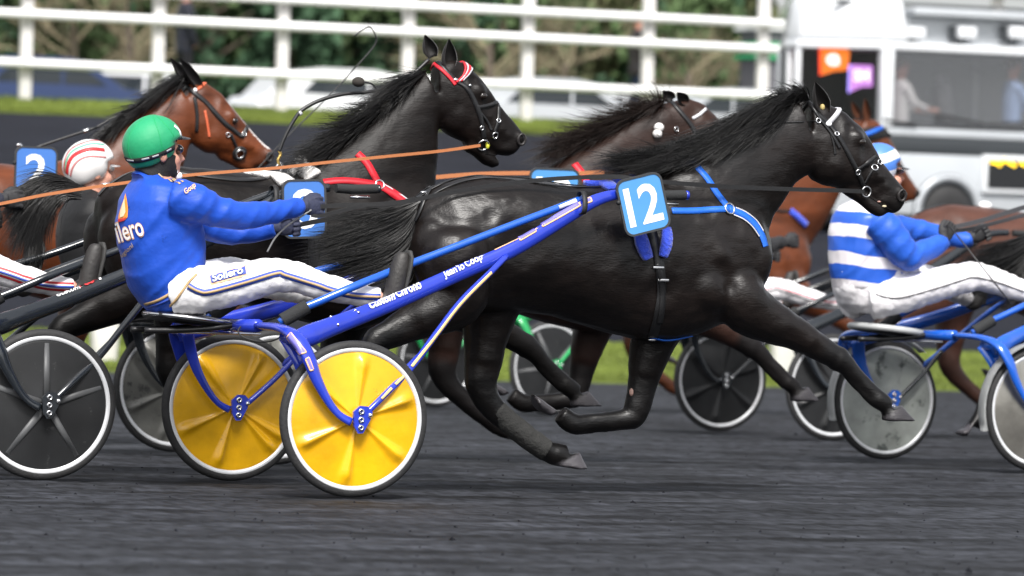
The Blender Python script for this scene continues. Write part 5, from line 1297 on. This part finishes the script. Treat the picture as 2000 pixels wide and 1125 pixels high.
for d, m in ((0, M_rstrap), (5, M_silver), (9, M_rstrap), (14, M_silver)): hstrap('B', 'browband', m, [(890+d,162-d*.2),(903+d*.9,150-d*.3),(908+d*.9,136-d*.2),(904+d*.8,122)], .010 if m is M_rstrap else .005, .012)
hblob('B', 'buckle', (889,157), M_chrome, .014,.008,.009, .008); hblob('B', 'buckle', (917,168), M_chrome, .008,.006,.008, .008)
hstrap('B', 'noseband', M_strap, [(933,210),(955,206),(976,198)], .022, .004); hstrap('B', 'cheek_strap', M_strap, [(974,198),(974,220),(972,240),(966,258)], .018, .004); hstrap('B', 'cheek_strap', M_strap, [(930,212),(950,235),(960,255)], .012, .003)
hring('B', (966,264), .016, .0035); hring('B', (973,236), .010, .003); hring('B', (942,281), .028, .0042, lift=.014); hblob('B', 'bit_guard', (951,281), M_yel2, .010,.010,.018, .012); hring('B', (940,250), .010, .003)
air('B', 'check_rein', M_strap, [(545,296),(556,268),(572,238),(590,215),(625,196),(670,184),(715,180),(760,172),(800,150),(838,116)], .0095); air('B', 'check_rein', M_silver, [(584,222),(586,221),(588,219)], .013, 3)
air('B', 'snap_hook', M_brass, [(545,294),(548,302),(543,312),(545,322)], .008, 5); air('B', 'terret', M_chrome, [(540,326),(546,318),(552,324),(548,334)], .006, 5)
air('B', 'ear_plug_cord', M_strap, [(738,180),(728,165),(712,160)], .005, 5)
for c, rx in (((700,160), .032), ((748,206), .045)):
    t, S, rig, base = HS['B']; bm = bmesh.new(); ell(bm, rig.L(*c, -.06), rx, .03, rx*.8, None, 18, 12); obj('ear_plug', bm, mat('plug_fur', (.03,.026,.022), .9), t)
hstrap('B', 'mouth', M_nost, [(948,300),(962,302),(978,304),(996,304)], .008, .002, .0)
# dark brown horse
t, S, rig, base = HS['C']; bm = bmesh.new(); ell(bm, rig.L(1287,249,-.11), .028, .026, .026, None, 18, 12); ell(bm, rig.L(1284,261,-.11), .026, .026, .024, None, 18, 12); bo = obj('ear_plug', bm, M_wfleece, t)
hstrap('C', 'bridle', M_strap, [(1310,197),(1330,220),(1350,245),(1362,270),(1378,310)], .024, .004); hstrap('C', 'browband', M_silver, [(1352,232),(1366,224),(1378,213)], .016, .006); hring('C', (1320,252), .012, .003); hblob('C', 'buckle', (1384,256), M_chrome, .015,.008,.012, .008)
hstrap('C', 'breast_strap', M_rstrap, [(1122,320),(1136,338),(1150,362),(1180,395)], .04)
hstrap('C', 'girth', M_strap, [(1030,350),(1050,400),(1060,470),(1060,560)], .05, .005, sm=3)
# bay
hstrap('Y', 'bridle', M_strap, [(350,150),(372,175),(403,201),(437,239),(472,267)], .026, .004); hstrap('Y', 'browband', M_orr, [(381,177),(396,168),(405,152)], .016, .006); hblob('Y', 'buckle', (381,177), M_wht, .012,.008,.012, .008)
hstrap('Y', 'noseband', M_strap, [(472,268),(483,246),(484,222)], .024, .004); hstrap('Y', 'throat_strap', M_strap, [(380,190),(385,225),(384,258)], .020, .003); hstrap('Y', 'cheek_strap', M_orr, [(400,216),(405,242),(409,268)], .014, .003, mirror=False)
hstrap('Y', 'cheek_strap', M_strap, [(450,262),(458,280),(465,296)], .018, .004)
hring('Y', (466,298), .034, .011, M_strap, .014); hring('Y', (466,298), .026, .005, None, .022); hring('Y', (445,263), .012, .003); hring('Y', (476,262), .012, .003)
air('Y', 'check_rein', M_strap, [(60,292),(105,276),(160,258),(185,250)], .008); air('Y', 'check_rein', M_strap, [(185,250),(240,220),(300,190),(350,150)], .006); air('Y', 'snap_hook', M_chrome, [(163,257),(174,253)], .012, 3)
hstrap('Y', 'breast_strap', M_strap, [(300,330),(330,370),(350,410)], .03)
hstrap('Y', 'girth', M_strap, [(62,300),(70,340),(60,420),(55,520)], .06, .006, sm=3); air('Y', 'terret', M_chrome, [(33,284),(40,283),(42,292)], .009, 4)
# chestnuts
hstrap('S', 'hood', M_bala, [(1676,268),(1700,262),(1722,258),(1736,258)], .11, .004); hstrap('S', 'browband', M_bstrap, [(1688,264),(1706,257),(1722,249),(1728,243)], .032, .006, .007)
hstrap('S', 'noseband', M_strap, [(1736,336),(1752,328),(1768,320)], .03, .004); hstrap('S', 'breast_strap', M_fleece, [(1543,412),(1558,424),(1574,440)], .05, .012); hstrap('S', 'breast_strap', M_strap, [(1500,402),(1522,412),(1545,412)], .02)
hstrap('T', 'back_strap', M_strap, [(1780,392),(1810,380),(1850,378),(1900,384),(1950,392),(1990,398)], .035, .004, .002, False, 8, 4)
hblob('T', 'terret', (1925,384), M_wht, .05,.02,.03, .01)

# ------------------------------------------------------------------ reins and whips: things of their own
def line_thing(rig, name, label, cat, m, runs, r, group=None):
    bm = bmesh.new()
    p0 = rig.L(*runs[0][0][:2], runs[0][0][2])
    for q in runs: ctube(bm, [rig.L(x, y, yl) for x, y, yl in q], r, 6, 6)
    o = obj(name, bm, m, rig=rig, base=p0); return tag(o, label, cat, group)
def tape_thing(rig, name, label, cat, m, run, w_, th=.003):
    q = curve([rig.L(*p) for p in run], 8); bm = bmesh.new(); rs = []
    for i, p in enumerate(q):
        t = (q[min(i+1, len(q)-1)]-q[max(i-1, 0)]).normalized(); s = t.cross(YV).normalized(); rs.append([bm.verts.new(p+s*a*w_/2+YV*b*th) for a, b in ((-1,-1),(-1,1),(1,1),(1,-1))])
    skin(bm, rs); o = obj(name, bm, m, rig=rig, base=q[0], smooth=False); return tag(o, label, cat, 'driving reins')
HNY = -.085
tape_thing(A, 'rein', 'upper black rein from the gloved hand to the bit of horse 12', 'rein', M_strap, [(618,404,HNY),(680,400,-.10),(735,399,-.13),(800,392,-.16),(900,372,-.18),(1050,352,-.2),(1190,345,-.22),(1260,352,-.25),(1340,359,-.245),(1450,366,-.20),(1560,370,-.155),(1640,372,-.13),(1688,374,-.10)], .020)
tape_thing(A, 'rein', 'lower black hand loop of the rein, sagging below the near glove', 'rein', M_strap, [(608,420,HNY),(625,422,-.09),(655,415,-.1),(695,405,-.11),(735,400,-.125)], .018)
tape_thing(A, 'rein', 'black rein running from the far glove across the horse tail', 'rein', M_strap, [(560,445,.10),(600,436,.09),(680,420,.06),(760,402,.03),(840,380,.0),(940,352,-.03)], .022)
line_thing(A, 'whip', 'thin grey whip drooping from the near hand of the green-capped driver', 'whip', mat('whip_grey', (.20,.20,.20), .4), [[(608,410,-.10),(588,423,-.105),(562,440,-.11),(538,464,-.12),(522,492,-.12)]], .0045)
tape_thing(B, 'rein', 'tan leather rein running to the bit of black horse 8', 'rein', M_oranger, [(-120,418,-.12),(0,398,-.14),(120,375,-.16),(340,345,-.2),(540,328,-.25),(640,317,-.27),(760,305,-.24),(860,295,-.16),(938,284,-.1)], .0145)
tape_thing(C, 'rein', 'tan leather rein along the back of the dark brown horse', 'rein', M_oranger, [(840,347,-.1),(930,340,-.12),(1020,338,-.2),(1100,339,-.24),(1180,336,-.24)], .022)
line_thing(Y, 'whip', 'long thin whip with a curled tip against the white rail', 'whip', M_strap, [[(492,342,-.3),(560,268,-.3),(640,190,-.3),(696,130,-.3),(729,92,-.3),(735,74,-.3),(724,54,-.3),(708,58,-.3),(692,70,-.3)]], .0042)
tape_thing(Rr, 'rein', 'grey-black rein pulled by the striped driver beyond the right edge', 'rein', mat('grey_rein', (.05,.05,.055), .5), [(1852,446,-.18),(1920,430,-.2),(2000,405,-.22),(2120,372,-.25)], .026)
tape_thing(Rr, 'rein', 'second rein held lower by the striped driver', 'rein', bpy.data.materials['grey_rein'], [(1853,452,-.18),(1900,446,-.16),(2000,420,-.15),(2120,385,-.12)], .022)
line_thing(Rr, 'whip', 'thin whip slanting down across the white trousers of the striped driver', 'whip', M_strap, [[(1850,440,-.20),(1868,458,-.3),(1925,530,-.48),(1983,604,-.50)]], .0042)

# ------------------------------------------------------------------ the race van
V = Rig(*at_y(1722, 300, 66.3).xy); VZ = gz(66.3)
vz = lambda py: V.L(1722, py, 0).z
M_van = mat('van_silver', (.47,.495,.52), .3, .15, coat=.6, var=.04, vscale=2); M_vanw = mat('van_white', (.68,.70,.72), .35, coat=.4); M_vstripe = mat('van_dark_band', (.035,.04,.045), .4)
M_pane = bpy.data.materials.new('window_pane'); M_pane.use_nodes = True; n = M_pane.node_tree; b = n.nodes['Principled BSDF']
b.inputs['Base Color'].default_value = (.20,.21,.225,1); b.inputs['Roughness'].default_value = .05; b.inputs['Alpha'].default_value = .24; b.inputs['Specular IOR Level'].default_value = .6  # pane colour lightened to stand in for reflected sky
M_pane2 = M_pane.copy(); M_pane2.name = 'end_window_pane'; M_pane2.node_tree.nodes['Principled BSDF'].inputs['Base Color'].default_value = (.02,.025,.025,1); M_pane2.node_tree.nodes['Principled BSDF'].inputs['Alpha'].default_value = .12
vt = thing('race_van', 'silver and white race van with lamp rack and big windows on the far track', 'van', V, (1.5, .8, VZ))
FP = [(0,0),(4.4,0),(4.4,1.95),(-.62,1.95),(-1.0,.95),(-.96,.66)]    # footprint
def prism(poly, z0, z1, bev=0., inset=0.):
    bm = bmesh.new(); c = Vector((sum(p[0] for p in poly)/len(poly), sum(p[1] for p in poly)/len(poly)))
    a = [bm.verts.new((x, y, z0)) for x, y in poly]; b_ = [bm.verts.new((c.x+(x-c.x)*(1-inset), c.y+(y-c.y)*(1-inset), z1)) for x, y in poly]; skin(bm, [a, b_])
    bmesh.ops.recalc_face_normals(bm, faces=bm.faces[:])
    if bev: bmesh.ops.bevel(bm, geom=bm.edges[:], offset=bev, segments=3, affect='EDGES', profile=.5)
    return bm
sc_ = lambda k: [(2+(x-2)*k, 1+(y-1)*k) for x, y in FP]
sharp(obj('body', prism(FP, VZ+.32, vz(296), .04), M_van, vt))
sharp(obj('band', prism(sc_(1.004), vz(296), vz(265), .01), M_vstripe, vt)); sharp(obj('sill', prism(sc_(1.008), vz(264), vz(247), .02), M_van, vt))
sharp(obj('floor', prism(sc_(.97), vz(240), vz(236)), M_vstripe, vt))
# upper shell: header, pillars, roof
sharp(obj('header', prism(sc_(1.004), vz(96), vz(80), .015), M_vanw, vt))
sharp(obj('roof', prism([(.36,-.012),(.36,1.95),(-.6,1.95),(-.98,.95),(-.95,.655),(0,-.012)], vz(79), vz(-4), .06, .10), M_vanw, vt))
sharp(obj('lamp_recess', prism([(.45,.28),(4.4,.28),(4.4,1.95),(.45,1.95)], vz(79), vz(14), .01), M_van, vt))
sharp(obj('roof_rack', prism([(.44,.02),(4.4,.02),(4.4,1.95),(.44,1.95)], vz(26), vz(10), .02), M_van, vt))
sharp(obj('roof_rail', prism([(-.6,.3),(4.4,.3),(4.4,.36),(-.6,.36)], vz(6), vz(0), .01), M_vstripe, vt))
for (x, y, sx, sy) in ((.045,.045,.17,.17),(-.93,.70,.08,.08),(-.95,.92,.08,.08),(-.62,1.85,.12,.12),(4.3,.1,.14,.14),(2.25,1.85,.1,.1)):
    bm = bmesh.new(); box(bm, Vector((x, y, (vz(246)+vz(96))/2)), sx, sy, vz(96)-vz(246), bev=.02); sharp(obj('pillar', bm, M_vanw, vt))
def pane(x0, y0, x1, y1, z0, z1, name='window'):
    bm = bmesh.new(); d = Vector((x1-x0, y1-y0, 0)).normalized(); nn = Vector((-d.y, d.x, 0))*.006
    a = [Vector((x0,y0,z0)), Vector((x1,y1,z0)), Vector((x1,y1,z1)), Vector((x0,y0,z1))]; skin(bm, [[bm.verts.new(p-nn) for p in a], [bm.verts.new(p+nn) for p in a]]); return obj(name, bm, M_pane, vt, smooth=False)
pane(.13, .02, 4.25, .02, vz(244), vz(98)); po = pane(-.03, .055, -.91, .655, vz(244), vz(98)); po.data.materials[0] = M_pane2
M_int = mat('added_window_darkening', (.018,.022,.022), .8); M_intg = mat('van_interior_grey', (.50,.51,.52), .8)
sharp(obj('back_wall', prism([(-.5,1.82),(4.35,1.82),(4.35,1.9),(-.5,1.9)], vz(246), vz(96)), M_intg, vt))
sharp(obj('added_dark_partition', prism([(.12,.35),(.16,.35),(.16,1.85),(.12,1.85)], vz(246), vz(96)), M_int, vt)); sharp(obj('added_dark_lining', prism([(-.9,1.0),(-.86,1.0),(.1,1.45),(.1,1.5),(-.8,1.5)], vz(246), vz(96)), M_int, vt))  # dark partition and lining added to darken the view through the end window
bm = bmesh.new()
for k in range(9):
    x = .3+k*.5; tube(bm, [(x, 1.2, vz(112)), (x+.25, 1.2, vz(124)), (x+.5, 1.2, vz(112))], .02, 6); tube(bm, [(x, 1.2, vz(112)), (x+.25, 1.2, vz(103)), (x+.5, 1.2, vz(112))], .02, 6)
obj('roof_lattice', bm, mat('lattice', (.45,.46,.46), .5), vt)
for px_ in (1786,1886,1986,2090):
    c = V.L(px_, 64, .12); bm = bmesh.new(); box(bm, c, .27, .16, .16, bev=.03); lo = obj('lamp', bm, M_vanw, vt); sharp(lo)
    bm = bmesh.new(); box(bm, c+Vector((-.06,.02,-.11)), .12, .08, .08, bev=.01); obj('bracket', bm, M_vstripe, lo)
    bm = bmesh.new(); box(bm, c+Vector((-.17,.05,-.01)), .06, .12, .2, bev=.01); obj('visor', bm, M_vstripe, lo)
# wheel and arch
wc = V.L(1852, 398, 0); wc.z = VZ+.38
bm = bmesh.new(); lathe_y(bm, Vector((wc.x, .02, wc.z)), [(.36,-.04),(.47,-.045),(.52,-.02),(.52,.1),(.36,.1)], 40, True); obj('wheel_arch', bm, M_vstripe, vt)
bm = bmesh.new(); lathe_y(bm, Vector((wc.x, -.03, wc.z)), [(.40,0),(.47,-.03),(.50,-.022),(.51,.03),(.40,.03)], 40, True); obj('fender', bm, M_van, vt)
bm = bmesh.new(); lathe_y(bm, Vector((wc.x, .06, wc.z)), [(0,-.09),(.2,-.1),(.34,-.09),(.38,-.05),(.38,.1),(0,.1)], 36); obj('wheel', bm, M_tyre, vt)
# lit indicator panel: yellow dots on black
M_led = mat('led_yellow', (.6,.4,.0), .5, emit=((1,.62,.02),1.6)); M_panel = mat('led_panel', (.012,.013,.015), .4)
x0, x1, z0, z1 = V.L(1928,300,-.03).x, V.L(1990,300,-.03).x+.9, vz(360), vz(303)
bm = bmesh.new(); box(bm, Vector(((x0+x1)/2, -.03, (z0+z1)/2)), x1-x0+.14, .07, z1-z0+.12, bev=.02); io = obj('indicator_frame', bm, M_vanw, vt); sharp(io)
bm = bmesh.new(); box(bm, Vector(((x0+x1)/2, -.068, (z0+z1)/2)), x1-x0, .012, z1-z0); obj('indicator_panel', bm, M_panel, io, smooth=False)
for dpx in ((1938,317),(1945,318),(1952,322),(1958,316),(1962,313),(1970,317),(1976,320),(1981,323),(1995,318),(2000,322),(2010,318)):
    c = V.L(*dpx, -.077); bm = bmesh.new(); ell(bm, c, .028,.008,.022); obj('indicator_dot', bm, M_led, io)
# wipers
bm = bmesh.new(); tube(bm, [V.L(1726,232,-.05), V.L(1745,237,-.05), V.L(1790,244,-.05)], .014, 6); obj('wiper', bm, M_black, vt)
bm = bmesh.new(); ctube(bm, [V.L(1826,226,-.05), V.L(1850,227,-.05), V.L(1890,236,-.05), V.L(1925,243,-.05)], .016, 6); obj('wiper', bm, M_black, vt)
bm = bmesh.new(); tube(bm, [V.L(1930,243,-.05), V.L(1990,240,-.05), V.L(2040,238,-.05)], .014, 6); obj('wiper', bm, M_black, vt)
# screens reflected in the end window, put in as glowing panels
def lit(name, poly, dirv, m, label):
    bm = bmesh.new(); vs2 = []
    for y_ in (0, .03): vs2.append([bm.verts.new(at_depth(*p, 74+y_)) for p in poly])
    skin(bm, vs2); c = at_depth(*poly[0], 78); o = obj(name, bm, m, smooth=False, base=c); tag(o, label, 'window reflection'); return o
M_orefl = mat('orange_reflection', (.3,.07,.0), .5, emit=((1,.20,.0),.55)); M_vrefl = mat('violet_reflection', (.25,.1,.32), .5, emit=((.62,.24,.75),.5)); M_wrefl = mat('white_reflection', (.7,.7,.7), .5, emit=((1,.85,.83),.6)); M_rrefl = mat('red_reflection', (.5,.02,.0), .5, emit=((1,.05,.01),.9))  # glow colours of the reflected screens, put in as emission
vi = V.m
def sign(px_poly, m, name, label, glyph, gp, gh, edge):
    """A glowing panel parallel to the end window, imitating a screen reflected in it."""
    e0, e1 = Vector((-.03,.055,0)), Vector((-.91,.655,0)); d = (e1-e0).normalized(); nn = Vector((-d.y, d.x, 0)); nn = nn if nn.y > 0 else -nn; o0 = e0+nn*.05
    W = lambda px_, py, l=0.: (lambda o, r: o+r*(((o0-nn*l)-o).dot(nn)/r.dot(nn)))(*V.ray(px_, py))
    bm = bmesh.new(); skin(bm, [[bm.verts.new(W(*p, l)) for p in px_poly] for l in (0, .02)]); t = obj(name, bm, m, rig=V, base=W(*px_poly[0]), smooth=False); tag(t, label, 'window reflection')
    bm = text_px(glyph, None, gp[0], gp[1], gh, .03, plane=lambda x, y: W(x, y, .026)); obj('glyph', bm, M_wrefl, t, smooth=False)
    bm = bmesh.new(); skin(bm, [[bm.verts.new(W(*p, l)) for p in edge] for l in (.005, .024)]); obj('edge', bm, M_rrefl if m is M_orefl else mat('blue_reflection', (.2,.2,.6), .5, emit=((.35,.25,.9),.9)), t, smooth=False)
sign([(1602,90),(1660,97),(1656,137),(1630,139),(1604,147)], M_orefl, 'screen_reflection', 'orange reflection with a white curl, built as a glowing panel in the van end window', 'e', ((1614,127),(1640,127)), 22, [(1600,90),(1604,91),(1605,146),(1601,147)])
sign([(1660,126),(1704,128),(1704,169),(1682,170),(1657,181)], M_vrefl, 'screen_reflection', 'violet reflection with white marks, built as a glowing panel in the van end window', 'SM', ((1667,158),(1698,158)), 22, [(1658,126),(1662,127),(1660,180),(1656,181)])
# people inside
def rider(px_, yl, shirt, label, scale=1.):
    c = V.L(px_, 240, yl); t = thing('person', label, 'person', V, tuple(c), 'people in the van')
    K = lambda x, y, z: c+Vector((x, y, z))*scale
    bm = bmesh.new(); ell(bm, K(.02,0,.80), .10,.085,.125); tube(bm, [K(0,0,.6), K(.01,0,.74)], [.065,.055], 12); ell(bm, K(.115,0,.79), .02,.016,.022); ell(bm, K(.06,0,.72), .05,.05,.045)
    slab(bm, [(K(.1,0,.0), K(-.1,0,.0), .15), (K(.12,0,.3), K(-.11,0,.3), .17), (K(.08,0,.55), K(-.09,0,.55), .17), (K(.04,0,.62), K(-.05,0,.62), .07)], 18)
    for s in (-1, 1): tube(bm, [K(0,s*.2,.52), K(.12,s*.24,.28), K(.36,s*.2,.20), K(.46,s*.18,.19)], [.05,.045,.035,.03], 12); ell(bm, K(.50,s*.17,.19), .055,.03,.04)
    obj('body', remesh(bm, .014, 4), M_skin, t)
    bm = bmesh.new(); slab(bm, [(K(.12,0,.0), K(-.12,0,.0), .17), (K(.14,0,.3), K(-.13,0,.3), .19), (K(.1,0,.56), K(-.11,0,.56), .20), (K(.05,0,.63), K(-.06,0,.63), .085)], 18)
    for s in (-1, 1): tube(bm, [K(0,s*.2,.52), K(.12,s*.24,.28), K(.34,s*.2,.205)], [.07,.06,.048], 12)
    obj('shirt', remesh(bm, .016, 4), shirt, t); bm = bmesh.new(); ell(bm, K(-.015,0,.85), .105,.09,.095); obj('hair', bm, mat('short_hair', (.10,.06,.035), .6), t)
rider(1756, .40, cloth('pale_shirt', (.62,.60,.60)), 'person in pale shirt at the wheel inside the van window', .92)
rider(1975, .42, cloth('light_blue_shirt', (.30,.40,.62)), 'person in light blue shirt seated further along in the van', .92)
bm = bmesh.new(); c = V.L(1846, 240, 1.0)
tube(bm, [c, c+Vector((-.08,0,.5))], .12, 12, fy=1.6); tube(bm, [c+Vector((-.08,0,.5)), c+Vector((-.1,0,.66))], [.09,.08], 12, fy=1.3); so = obj('seat', bm, mat('seat_cloth', (.38,.37,.38), .8), vt)
